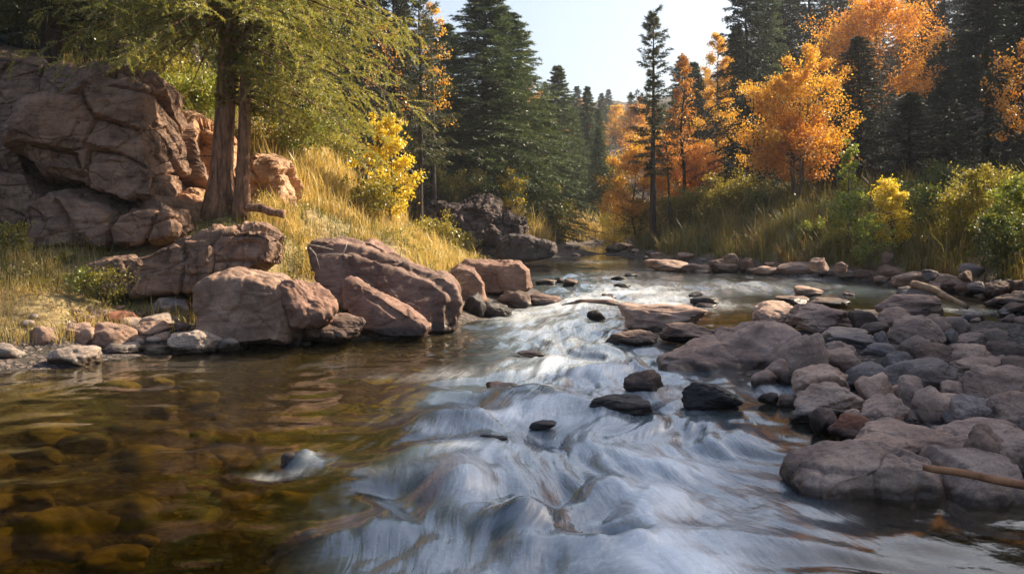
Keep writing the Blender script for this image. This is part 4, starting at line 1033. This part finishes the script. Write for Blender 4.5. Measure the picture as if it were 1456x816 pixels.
# --- left bank
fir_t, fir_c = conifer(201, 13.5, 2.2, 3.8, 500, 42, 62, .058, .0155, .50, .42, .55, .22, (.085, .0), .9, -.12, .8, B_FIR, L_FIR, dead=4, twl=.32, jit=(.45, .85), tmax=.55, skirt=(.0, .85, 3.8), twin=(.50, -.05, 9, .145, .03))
plant('fir_tree', (fir_t, fir_c), (P(308, 300, 17.5)[0], 17.5, gh(P(308, 300, 17.5)[0], 17.5)), 'fir with two leaning bare trunks and sunlit drooping yellow-green sprays on the left bank', rz=.0)
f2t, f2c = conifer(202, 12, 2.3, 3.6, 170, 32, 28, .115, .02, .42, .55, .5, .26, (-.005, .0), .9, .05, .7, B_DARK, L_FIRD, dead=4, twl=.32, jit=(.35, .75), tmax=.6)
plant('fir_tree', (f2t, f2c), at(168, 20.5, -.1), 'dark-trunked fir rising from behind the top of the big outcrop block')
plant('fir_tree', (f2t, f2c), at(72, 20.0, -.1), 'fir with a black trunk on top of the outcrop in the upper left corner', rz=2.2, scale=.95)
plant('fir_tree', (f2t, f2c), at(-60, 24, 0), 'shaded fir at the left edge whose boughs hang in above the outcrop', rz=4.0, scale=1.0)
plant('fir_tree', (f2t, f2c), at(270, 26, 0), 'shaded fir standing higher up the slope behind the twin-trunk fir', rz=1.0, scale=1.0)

def spr(px, py_top, Y, label, proto, group=None, wide=1.0, rz=0, name='spruce_tree', cat='tree', href=14.0):
    h = rise(px, py_top, Y); s = h / href
    plant(name, proto, at(px, Y, -.1), label, cat, group, (s * wide, s * wide, s), rz)
spr(690, -22, 46.5, 'tallest dark green spruce behind the far grey cliff, its tip at the picture top', SP[0], wide=1.69, rz=.4)
spr(724, 12, 49, 'spruce close against the tallest one, on the side towards the open sky', SP[1], wide=1.61, rz=1.9)
spr(640, 30, 52, 'dim spruce half hidden between the bare-trunked pine and the tallest spruce', SP[1], wide=1.40, rz=3.1)
spr(797, 90, 66, 'slim pointed spruce alone against the sky left of the valley gap', SP[2], wide=1.15, rz=.3)
spr(765, 138, 52, 'shorter broad spruce above the round yellow shrub', SP[2], wide=2.01, rz=2.3)
spr(833, 120, 84, 'small bluish spruce at the edge of the valley gap', SP[2], wide=.9, rz=4.3)
spr(852, 178, 76, 'bluish hazy spruce low in the valley gap', SP[0], wide=.8, rz=5.3)
spr(815, 150, 72, 'hazy spruce just behind the slim pointed one', SP[1], wide=.9, rz=1.3)
spr(598, -40, 33, 'pine with a straight dark bare trunk above the yellow sapling', PN[0], wide=.8, rz=.8, name='pine_tree')
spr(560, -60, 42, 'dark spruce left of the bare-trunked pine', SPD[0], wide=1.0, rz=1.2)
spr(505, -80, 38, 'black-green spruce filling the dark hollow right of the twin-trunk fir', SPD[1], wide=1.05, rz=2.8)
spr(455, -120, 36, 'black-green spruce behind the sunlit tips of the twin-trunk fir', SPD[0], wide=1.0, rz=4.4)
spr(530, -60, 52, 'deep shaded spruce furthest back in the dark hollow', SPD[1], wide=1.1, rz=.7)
plant('larch_tree', broadleaf(230, 11, 1.5, 2200, .11, L_GOLD, B_DARK, .45, nbr=26, shape='cone', up=.3, sparse=.8), at(618, 42, 0), 'tall thin tree with golden leaves beside the bare-trunked pine at the top')
plant('maple_tree', broadleaf(231, 9.0, 1.4, 800, .11, L_RUSSET, B_DARK, .35, nbr=24, sparse=1), at(548, 36, 0), 'russet-leaved tree in front of the dark hollow on the left slope')

def bush(px, py_top, Y, R, label, mat, seed, nleaf, leaf=.10, stems=6, name='shrub', cat='shrub', shape='oval', h0=.08, group=None, up=.9, nbr=26, sp=.13, dz=0):
    h = max(rise(px, py_top, Y), .5)
    plant(name, broadleaf(seed, h, R, nleaf, leaf, mat, B_GREY, h0, stems, nbr, shape, sp, up, tr=h * .018), at(px, Y, dz), label, cat, group, 1.0, 0, ('stem', 'foliage') if cat == 'shrub' else ('trunk', 'crown'))
bush(556, 150, 23.5, 1.05, 'bright yellow sapling with a pointed crown on the left grass slope', L_YELLOW, 301, 6500, .085, 3, 'sapling', 'tree', 'cone', .06, nbr=46, up=.8, sp=.08)
bush(532, 270, 22.5, .7, 'low yellow-green shrub hugging the foot of the bright yellow sapling', L_OLIVE, 302, 3500, .07)
bush(725, 246, 44.5, .9, 'small bright yellow bush on top of the far grey cliff', L_YELLOW, 303, 3800, .11)
bush(779, 262, 50, 1.45, 'round olive-yellow shrub at the water beyond the far grey cliff', L_OLIVE, 304, 9000, .11)
bush(692, 262, 44.0, 1.0, 'green shrub among dry grass on the far grey cliff top', L_GREEN, 305, 4500, .10)
bush(640, 258, 43.5, 1.3, 'yellow-green shrub at the near end of the far cliff top', L_OLIVE, 306, 5500, .10)
bush(665, 330, 38.5, .5, 'yellow weedy shrub on the far beach below the cliff', L_OLIVE, 307, 1500, .08)
bush(640, 328, 30.5, .55, 'feathery yellow-green shrub at the cove behind the red boulders', L_OLIVE, 308, 1800, .08)
bush(612, 318, 27.0, .6, 'grey-green weed clump at the river end of the grass slope', L_OLIVE, 309, 1800, .08)
for i, (px, py, Y, R_, m, lab) in enumerate([
        (232, 105, 23, 1.3, L_OLIVE, 'sunlit yellow-green shrub on the slope between the outcrop and the twin-trunk fir'),
        (285, 130, 22.5, 1.0, L_LIME, 'lime green shrub directly behind the bare twin trunks'),
        (388, 140, 22.5, 1.1, L_OLIVE, 'yellow-green shrub under the sunlit tips of the twin-trunk fir'),
        (432, 172, 23, 1.0, L_LIME, 'bright green shrub on the grass slope right of the twin-trunk fir'),
        (205, -20, 24.5, 1.7, L_LIME, 'glowing green shrub seen between the two dark trunks on the outcrop'),
        (120, -30, 24.5, 1.6, L_OLIVE, 'sunlit shrub seen between the dark trunks in the upper left corner'),
        (470, 215, 27, 1.0, L_OLIVE, 'olive shrub at the upper edge of the grass slope below the dark hollow')]):
    bush(px, py, Y, R_, lab, m, 320 + i, 6000, .075)
bush(18, 322, 15.2, .35, 'small weedy shrub with yellowing leaves at the left edge before the outcrop', L_OLIVE, 340, 900, .06)
bush(150, 388, 14.0, .4, 'yellow-green weed at the foot of the long slab', L_OLIVE, 341, 1100, .045)
bush(118, 392, 13.8, .3, 'thin yellowing weed on the grassy mound by the long slab', L_LIME, 342, 700, .04)

# --- right bank
plant('pine_tree', conifer(240, rise(929, 13, 43), 3.2, 1.35, 95, 13, 13, .20, .035, .12, .55, 1.0, .17, (.002, 0), .7, mat=L_PINE, dead=9, up=.9) if False else
      conifer(240, rise(929, 13, 43), 3.4, 1.35, 95, 13, 13, .20, .035, .12, .55, .95, .17, (.002, 0), .72, mat=L_PINE, dead=9), at(929, 43, 0), 'slender pine with a bare lower trunk and sparse crown against the sky')
plant('birch_tree', broadleaf(241, rise(968, 75, 45), 1.15, 2600, .13, L_RUSSET, B_DARK, .3, 1, 34, 'cone', .10, .8, lean=(-.0, 0), sparse=.5), at(972, 45, 0), 'thin see-through tree with sparse russet leaves right of the slender pine')
plant('maple_tree', broadleaf(242, rise(905, 165, 46.5), 2.0, 20000, .095, L_GOLD, B_DARK, .15, 2, 34), at(905, 46.5, 0), 'orange tree glowing behind the slender pine on the river side')
plant('maple_tree', broadleaf(243, rise(975, 205, 47), 2.3, 21000, .10, L_ORANGE, B_DARK, .12, 2, 30), at(980, 47, 0), 'low orange tree between the slender pine and the tall dark spruce')
plant('birch_tree', broadleaf(244, rise(950, 180, 42.5), .5, 350, .10, L_RUSSET, B_DARK, .5, 1, 12, 'cone', .12, 1.2, tr=.09, lean=(-.07, 0)), at(955, 42.5, 0), 'leaning bare dark stem beside the slender pine')
plant('aspen_tree', broadleaf(245, rise(1022, 38, 52), 1.5, 14000, .095, L_GOLD, B_GREY, .25, 1, 34, 'cone', .10, .8), at(1018, 52, 0), 'slim golden tree behind the edge of the tall dark spruce')
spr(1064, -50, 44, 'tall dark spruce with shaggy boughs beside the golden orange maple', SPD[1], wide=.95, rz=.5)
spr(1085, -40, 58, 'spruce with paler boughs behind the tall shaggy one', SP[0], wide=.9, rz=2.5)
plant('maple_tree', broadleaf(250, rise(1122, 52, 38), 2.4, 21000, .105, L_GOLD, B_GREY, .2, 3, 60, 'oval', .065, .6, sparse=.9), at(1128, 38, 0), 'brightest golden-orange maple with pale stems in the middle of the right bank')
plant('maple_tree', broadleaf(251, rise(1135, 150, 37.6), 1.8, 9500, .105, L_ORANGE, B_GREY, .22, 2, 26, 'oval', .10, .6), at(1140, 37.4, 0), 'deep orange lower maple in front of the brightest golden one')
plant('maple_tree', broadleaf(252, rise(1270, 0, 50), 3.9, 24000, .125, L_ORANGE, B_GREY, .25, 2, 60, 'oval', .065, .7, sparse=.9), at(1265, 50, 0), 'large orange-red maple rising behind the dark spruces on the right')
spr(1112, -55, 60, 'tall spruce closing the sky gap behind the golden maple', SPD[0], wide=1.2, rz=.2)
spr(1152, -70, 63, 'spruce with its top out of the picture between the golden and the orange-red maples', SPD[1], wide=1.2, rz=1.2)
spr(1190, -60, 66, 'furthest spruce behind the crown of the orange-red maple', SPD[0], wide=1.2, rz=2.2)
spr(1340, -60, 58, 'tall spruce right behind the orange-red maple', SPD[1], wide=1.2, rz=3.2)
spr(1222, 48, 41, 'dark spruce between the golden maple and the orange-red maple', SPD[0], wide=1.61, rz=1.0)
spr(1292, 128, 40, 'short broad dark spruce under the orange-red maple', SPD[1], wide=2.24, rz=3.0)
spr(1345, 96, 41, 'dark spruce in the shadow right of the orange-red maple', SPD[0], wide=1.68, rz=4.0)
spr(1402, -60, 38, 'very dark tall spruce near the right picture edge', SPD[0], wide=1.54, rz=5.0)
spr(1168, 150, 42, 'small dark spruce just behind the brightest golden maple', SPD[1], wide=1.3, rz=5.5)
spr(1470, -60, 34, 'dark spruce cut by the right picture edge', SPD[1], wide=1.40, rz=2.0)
plant('maple_tree', broadleaf(253, rise(1445, 60, 31), 1.5, 2600, .11, L_RUSSET, B_DARK, .3, 1, 26, 'oval', .09, .5, sparse=.8), at(1468, 31, 0), 'sparse russet tree reaching in at the right picture edge')
for i, (px, py, Y, R_, m, n_, lf, lab, h0) in enumerate([
        (868, 238, 68, 1.9, L_GREEN, 7000, .13, 'dark green rounded tree low in the valley gap by the far bend', .08),
        (1045, 258, 40, 1.3, L_OLIVE, 7000, .10, 'yellow-green shrub under the tall dark spruce', .06),
        (1000, 275, 42, 1.3, L_OLIVE, 6000, .10, 'olive shrub in front of the low orange tree', .06),
        (905, 285, 47, 1.3, L_OLIVE, 6000, .10, 'yellow-green shrub left of the slender pine foot', .06),
        (955, 285, 44, 1.1, L_OLIVE, 4500, .10, 'olive shrub at the foot of the leaning bare stem', .06),
        (1086, 288, 38, 1.0, L_GREEN, 3500, .09, 'low green shrub left of the golden maple stems', .06),
        (872, 300, 52, 1.1, L_YELLOW, 3000, .10, 'yellow shrub at the far bend beside the slender pine', .06),
        (1206, 195, 30.5, .55, L_LIME, 1500, .10, 'pale lime green sapling in front of the dark spruces', .25),
        (1212, 268, 29, .75, L_LIME, 2600, .085, 'lime and yellow shrub beneath the pale lime sapling', .06),
        (1272, 236, 27.5, .80, L_YELLOW, 4200, .085, 'bright yellow leafy sapling on the right bank grass', .08),
        (1318, 262, 28, 1.0, L_GREEN, 5000, .08, 'green shrub immediately right of the bright yellow sapling', .05),
        (1358, 278, 26.5, .9, L_OLIVE, 4000, .08, 'yellow-tinged shrub between two green ones on the right bank', .05),
        (1402, 240, 26, 1.0, L_OLIVE, 7000, .075, 'tall light green willow shrub near the right edge', .05),
        (1452, 252, 24, 1.0, L_LIME, 6500, .075, 'dense green shrub cut by the right picture edge', .05),
        (1432, 300, 22.5, .8, L_GREEN, 4500, .07, 'low deep green shrub in front of the dense one at the right edge', .05),
        (1345, 258, 31, 1.2, L_GREEN, 6000, .09, 'green shrub at the back against the dark spruces', .05),
        (1235, 300, 27, .6, L_LIME, 1800, .07, 'small lime shrub left of the yellow sapling', .05),
        (1150, 330, 31.5, .5, L_LIME, 1300, .07, 'low bright green tuft of shrub by the far right waterline', .05),
        (1190, 345, 29.5, .55, L_OLIVE, 1300, .07, 'round green weed clump above the far bank stones', .05)]):
    bush(px, py, Y, R_, lab, m, 400 + i, n_, lf, 4, 'tree' if i == 0 else 'shrub', 'tree' if i == 0 else 'shrub', 'oval' if i not in (7, 9) else 'cone', h0, None, .9, 28, .12)

# --- woods behind, tree by tree
WP = {'spruce': (SP + SPD, 14.0), 'gold': ([broadleaf(500, 8, 2.2, 6000, .2, L_GOLD, B_GREY, .2, 1, 26)], 8), 'orange': ([broadleaf(501, 8, 2.3, 6000, .2, L_RUSSET, B_GREY, .2, 1, 26)], 8),
      'green': ([broadleaf(502, 8, 2.4, 6000, .2, L_GREEN, B_GREY, .2, 1, 26)], 8)}
rng = np.random.default_rng(9)
sky_x = [-400, 690, 735, 765, 800, 818, 835, 860, 885, 905, 925, 960, 985, 1010, 1030, 1900]
sky_y = [-900, -400, 95, 140, 120, 150, 130, 140, 140, 150, 160, 190, 150, 100, -300, -900]
placed = []
LABS = {('spruce', 0): ('dark conifer in the wooded slope high behind the left bank', 'conifers of the left wooded slope'),
        ('spruce', 1): ('shadowy conifer in the woods behind the right bank maples', 'conifers of the right woods'),
        ('spruce', 2): ('small hazy conifer on the distant hillside in the valley gap', 'conifers of the distant hillside'),
        ('gold', 2): ('small hazy golden tree on the distant hillside in the valley gap', 'golden trees of the distant hillside'),
        ('orange', 2): ('small hazy orange tree on the distant hillside in the valley gap', 'orange trees of the distant hillside'),
        ('green', 2): ('small hazy green tree on the distant hillside in the valley gap', 'green leafy trees of the distant hillside')}
def wood(n, xr, yr, zone, mix, hr, mind):
    k = 0; tries = 0
    while k < n and tries < 4000:
        tries += 1
        x, y = rng.uniform(*xr), rng.uniform(*yr)
        if any((x - a) ** 2 + (y - b) ** 2 < mind ** 2 for a, b in placed): continue
        px = CX + x / y * F_PX
        if zone == 2 and not 690 < px < 1040: continue
        sx, sy = math.sin(math.radians(62)), math.cos(math.radians(62))
        if zone == 1 and any(abs((x - a) * sy - (y - b) * sx) < 3.5 and x < 34 for a, b in ((2, 50), (5, 57), (4, 62), (6.5, 46.5), (9.3, 47), (7.2, 43))): continue
        g = gh(x, y); h = rng.uniform(*hr)
        kind = mix[rng.integers(len(mix))]
        if kind != 'spruce': h *= .75
        hw = h * .2 * F_PX / y
        lim = min(np.interp([px - hw, px, px + hw], sky_x, sky_y) + [-10, 0, -10])
        hmax = CAMZ - (lim - HY) / F_PX * y - g
        if lim > -200: h = min(h, hmax)
        if h < 2.2: continue
        ps, hr_ = WP[kind]; s = h / hr_
        lab, grp = LABS[(kind, zone)]
        nm = {'spruce': 'spruce_tree', 'gold': 'aspen_tree', 'orange': 'maple_tree', 'green': 'leafy_tree'}[kind]
        plant(nm, ps[rng.integers(len(ps))], (x, y, g - .1), lab, 'tree', grp, (s * rng.uniform(.95, 1.25),) * 2 + (s,), rng.uniform(0, 6.28))
        placed.append((x, y)); k += 1
wood(34, (-34, -8), (40, 85), 0, ['spruce'], (11, 16), 3.2)
wood(16, (-26, -11), (27, 42), 0, ['spruce'], (10, 14), 2.6)
wood(34, (15, 52), (50, 85), 1, ['spruce'], (11, 16), 3.4)
wood(70, (-12, 42), (90, 175), 2, ['spruce', 'orange', 'gold', 'green', 'orange', 'spruce', 'green'], (6, 11), 3.2)
# unseen trees beyond the right picture edge, added to shade bar, rapids and near pool
for i, (x, y, h) in enumerate([(14.0, 14.2, 13.6), (15.2, 16.6, 13.6), (13.8, 10.5, 13), (16.0, 12.4, 15), (17.5, 18.6, 14.5), (18.0, 15, 16), (16, 7.5, 14), (15.6, 14.4, 15), (15.0, 18.6, 12), (18.5, 10, 16), (17, 21, 12), (15, 12.6, 14.5), (13.4, 12.4, 17.5), (15.2, 9.6, 17)]):
    s = h / 14
    plant('spruce_tree', SPD[i % 2], (x, y, gh(x, y) - .1), 'unseen dense dark conifer added for shade on the right bank outside the picture edge', 'tree', 'unseen conifers added to shade the bar and pool', (s * 1.15, s * 1.15, s), i * 1.3)

# ------------------------------------------------------------------ grasses
def grass(name, n, region, hmin, hmax, mat, label, seed, keepf, w=.012, lean=.5):
    rng = np.random.default_rng(seed)
    x = rng.uniform(region[0], region[1], n); y = rng.uniform(region[2], region[3], n)
    z = ground_h(x, y)
    cl = n2(x, y, 1.6, seed, 3)
    ok = keepf(x, y, z, cl, rng.random(n))
    for fx, fy, fa, fb in FOOT:
        ok &= ((x - fx) / (fa * .92)) ** 2 + ((y - fy) / (fb * .92)) ** 2 > 1
    x, y, z, cl = x[ok], y[ok], z[ok], cl[ok]; m = len(x)
    h = rng.uniform(hmin, hmax, m) * (1 + .6 * cl) * np.exp(rng.normal(0, .25, m))
    a = rng.uniform(0, 6.28, m); ln = rng.uniform(.1, lean, m) * h * np.exp(rng.normal(0, .4, m))
    d = np.stack([np.cos(a), np.sin(a), 0 * a], 1); sdv = np.stack([-np.sin(a + rng.normal(0, .5, m)), np.cos(a), 0 * a], 1)
    b = np.stack([x, y, z - .03], 1); ww = (w * rng.uniform(.6, 1.3, m) * np.sqrt(y / 18))[:, None]
    m1 = b + d * (ln * .3)[:, None] + np.array([0, 0, 1]) * (h * .6)[:, None]
    tip = b + d * ln[:, None] + np.array([0, 0, 1]) * h[:, None]
    V = np.stack([b - sdv * ww, b + sdv * ww, m1 + sdv * ww * .7, m1 - sdv * ww * .7, tip], 1).reshape(-1, 3)
    o = np.arange(m)[:, None] * 5
    Q = o + np.array([[0, 1, 2, 3]]); T = o + np.array([[3, 2, 4]])
    va = np.clip(np.repeat(.5 + .3 * cl + rng.normal(0, .17, m), 5) + np.tile([-.12, -.12, .02, .02, .15], m), 0, 1)
    tag(link(name, mesh_np(name, V, T, Q, mat, False, {'vary': va})), label, 'grass', kind='stuff')
inleft = lambda x, y: (x < 2.2)
grass('golden_grass', 120000, (-9.5, 1, 14.8, 32), .08, .34, G_GOLD, 'sunlit golden dry grass over the left bank slope', 601, lambda x, y, z, c, r: (z > .28) & (r < .26 + 1.25 * c) & (x < -.3) & ~((x < -5.2) & (y < 17.2)), .009, .7)
grass('green_grass', 75000, (-9, 0, 12, 32), .10, .38, G_GREEN, 'fresh green grass tufts low on the left bank', 602, lambda x, y, z, c, r: (z > .2) & (c < .12) & (r < .7) & (x < -.4), .008, .7)
grass('dry_mound_grass', 26000, (-10.5, -4.6, 11.2, 16.4), .05, .24, G_GOLD, 'short dry golden grass on the mound before the outcrop', 603, lambda x, y, z, c, r: (z > .16) & (r < .55 + .6 * c), .006, .8)
grass('slope_grass', 30000, (-12, -3, 20, 40), .18, .5, G_GOLD, 'tall dry grass at the top of the left slope by the rock wall', 604, lambda x, y, z, c, r: (z > 1.2) & (r < .5 + .6 * c), .011, .6)
grass('cliff_top_grass', 9000, (-7, 2.2, 40.5, 49), .3, .8, G_GOLD, 'dry golden grass hanging over the far grey cliff', 605, lambda x, y, z, c, r: (z > .5) & (r < .6 + .6 * c), .012, .6)
grass('bank_grass', 95000, (4.8, 23, 20, 50), .25, .75, G_GREEN, 'tall green-gold grass along the right bank', 606, lambda x, y, z, c, r: (z > .30) & (z < 3.2) & (r < .65 + .7 * c) & (x > 4.5), .011, .55)
grass('rusty_grass', 60000, (5, 20, 18, 44), .3, .85, G_RUST, 'rust brown seeding grass among the green on the right bank', 607, lambda x, y, z, c, r: (z > .26) & (z < 2.6) & (r < .35 - .9 * c), .009, .5)
grass('meadow_grass', 16000, (1.5, 14, 50, 66), .4, 1.1, G_GOLD, 'pale glowing meadow grass at the far bend', 608, lambda x, y, z, c, r: (z > .2) & (z < 2.2) & (r < .8 + .4 * c), .016, .4)

def weeds(name, n, region, mat, label, seed, keepf, leaf=.05, hh=.3):
    rng = np.random.default_rng(seed)
    x = rng.uniform(region[0], region[1], n); y = rng.uniform(region[2], region[3], n)
    z = ground_h(x, y); cl = n2(x, y, .8, seed, 3)
    ok = keepf(x, y, z, cl, rng.random(n))
    for fx, fy, fa, fb in FOOT: ok &= ((x - fx) / (fa * .92)) ** 2 + ((y - fy) / (fb * .92)) ** 2 > 1
    c0 = np.stack([x, y, z], 1)[ok]; m = 42
    J = np.repeat(np.arange(len(c0)), m); sz = rng.uniform(.5, 1.3, len(c0))[J]
    up = rng.random(len(J)) ** .7
    c = c0[J] + rng.normal(0, .09, (len(J), 3)) * [1, 1, .2] * (sz * (.4 + up))[:, None] + np.stack([0 * up, 0 * up, up * hh * sz + .02], 1)
    a = unit(rng.normal(size=(len(J), 3))); b = unit(np.cross(a, rng.normal(size=(len(J), 3))))
    s = (leaf * rng.uniform(.6, 1.3, len(J)) * np.sqrt(c[:, 1] / 20))[:, None]
    V = np.stack([c - a * s * .5, c + b * s * .28, c + a * s * .5, c - b * s * .28], 1).reshape(-1, 3)
    va = np.repeat(np.clip(rng.random(len(c0))[J] * .7 + rng.normal(.15, .12, len(J)), 0, 1), 4)
    tag(link(name, mesh_np(name, V, None, np.arange(len(V)).reshape(-1, 4), mat, False, {'vary': va})), label, 'undergrowth', kind='stuff')
weeds('leafy_undergrowth', 1300, (-9.5, -.4, 12.5, 33), L_OLIVE, 'yellow-green leafy weeds scattered through the dry grass of the left bank', 701, lambda x, y, z, c, r: (z > .22) & (r < .25 + .9 * c), .055, .35)
weeds('bank_undergrowth', 1500, (5, 24, 20, 52), L_GREEN, 'green leafy undergrowth among the grass of the right bank', 702, lambda x, y, z, c, r: (z > .35) & (z < 4) & (r < .3 + .9 * c), .08, .55)
weeds('cliff_undergrowth', 400, (-7, 2, 41, 50), L_OLIVE, 'yellow-green undergrowth on top of the far grey cliff', 703, lambda x, y, z, c, r: (z > 1) & (r < .7), .09, .7)
HAZE_D, EXPO = 0.0005, 1.12
# ------------------------------------------------------------------ light, air, camera
AZ, EL = math.radians(62), math.radians(38)          # sun: to the right of the view and ahead, so the scene is lit from behind
w = bpy.data.worlds.new('World'); scn.world = w; w.use_nodes = True
nt = w.node_tree; bg = nt.nodes['Background']
sky = nt.nodes.new('ShaderNodeTexSky'); sky.sky_type = 'NISHITA'; sky.sun_disc = False
sky.sun_elevation = EL; sky.sun_rotation = AZ
sky.air_density = 1.0; sky.dust_density = 3.5; sky.ozone_density = 1.0
nt.links.new(sky.outputs[0], bg.inputs[0]); bg.inputs[1].default_value = 0.1
sun = bpy.data.lights.new('sun', 'SUN'); sun.energy = 5.0; sun.angle = math.radians(.6); sun.color = (1.0, .84, .62)
so = bpy.data.objects.new('sun', sun); COL.objects.link(so)
dv = Vector((math.sin(AZ) * math.cos(EL), math.cos(AZ) * math.cos(EL), math.sin(EL)))
so.rotation_euler = dv.to_track_quat('Z', 'Y').to_euler(); so.location = dv * 60

HAZE = True
if HAZE:
    lo, hi = np.array([-165, -30, -3.0]), np.array([165, 335, 90.0])
    v = np.array([[a, b, c] for a in (lo[0], hi[0]) for b in (lo[1], hi[1]) for c in (lo[2], hi[2])])
    q = [[0, 1, 3, 2], [4, 6, 7, 5], [0, 4, 5, 1], [2, 3, 7, 6], [0, 2, 6, 4], [1, 5, 7, 3]]
    k = NT('haze_air'); pv = k.n('VolumePrincipled', i_Color=(.86, .92, 1.0), i_Density=HAZE_D, i_Anisotropy=.35)
    k.t.links.new(pv.outputs[0], k.out.inputs['Volume'])
    tag(link('haze', mesh_np('haze', v, None, q, k.m)), kind='stuff')

cam = bpy.data.cameras.new('camera'); co = bpy.data.objects.new('camera', cam); COL.objects.link(co); scn.camera = co
co.location = (0, 0, CAMZ); co.rotation_euler = (math.radians(90), 0, 0)
cam.sensor_width = 36; cam.lens = F_PX / 1456 * 36; cam.shift_y = -(408 - HY) / 1456
cam.clip_start = .05; cam.clip_end = 1500

scn.view_settings.view_transform = 'Standard'; scn.view_settings.look = 'None'; scn.view_settings.gamma = 1; scn.view_settings.use_curve_mapping = False
scn.view_settings.exposure = EXPO
scn.render.engine = 'CYCLES'
c = scn.cycles
c.use_denoising = True
try: c.denoiser = 'OPENIMAGEDENOISE'
except Exception: pass
c.max_bounces = 6; c.diffuse_bounces = 3; c.glossy_bounces = 3; c.transmission_bounces = 4; c.transparent_max_bounces = 8; c.volume_bounces = 0
c.caustics_reflective = False; c.caustics_refractive = False; c.sample_clamp_indirect = 6
c.use_adaptive_sampling = True; c.adaptive_threshold = .02
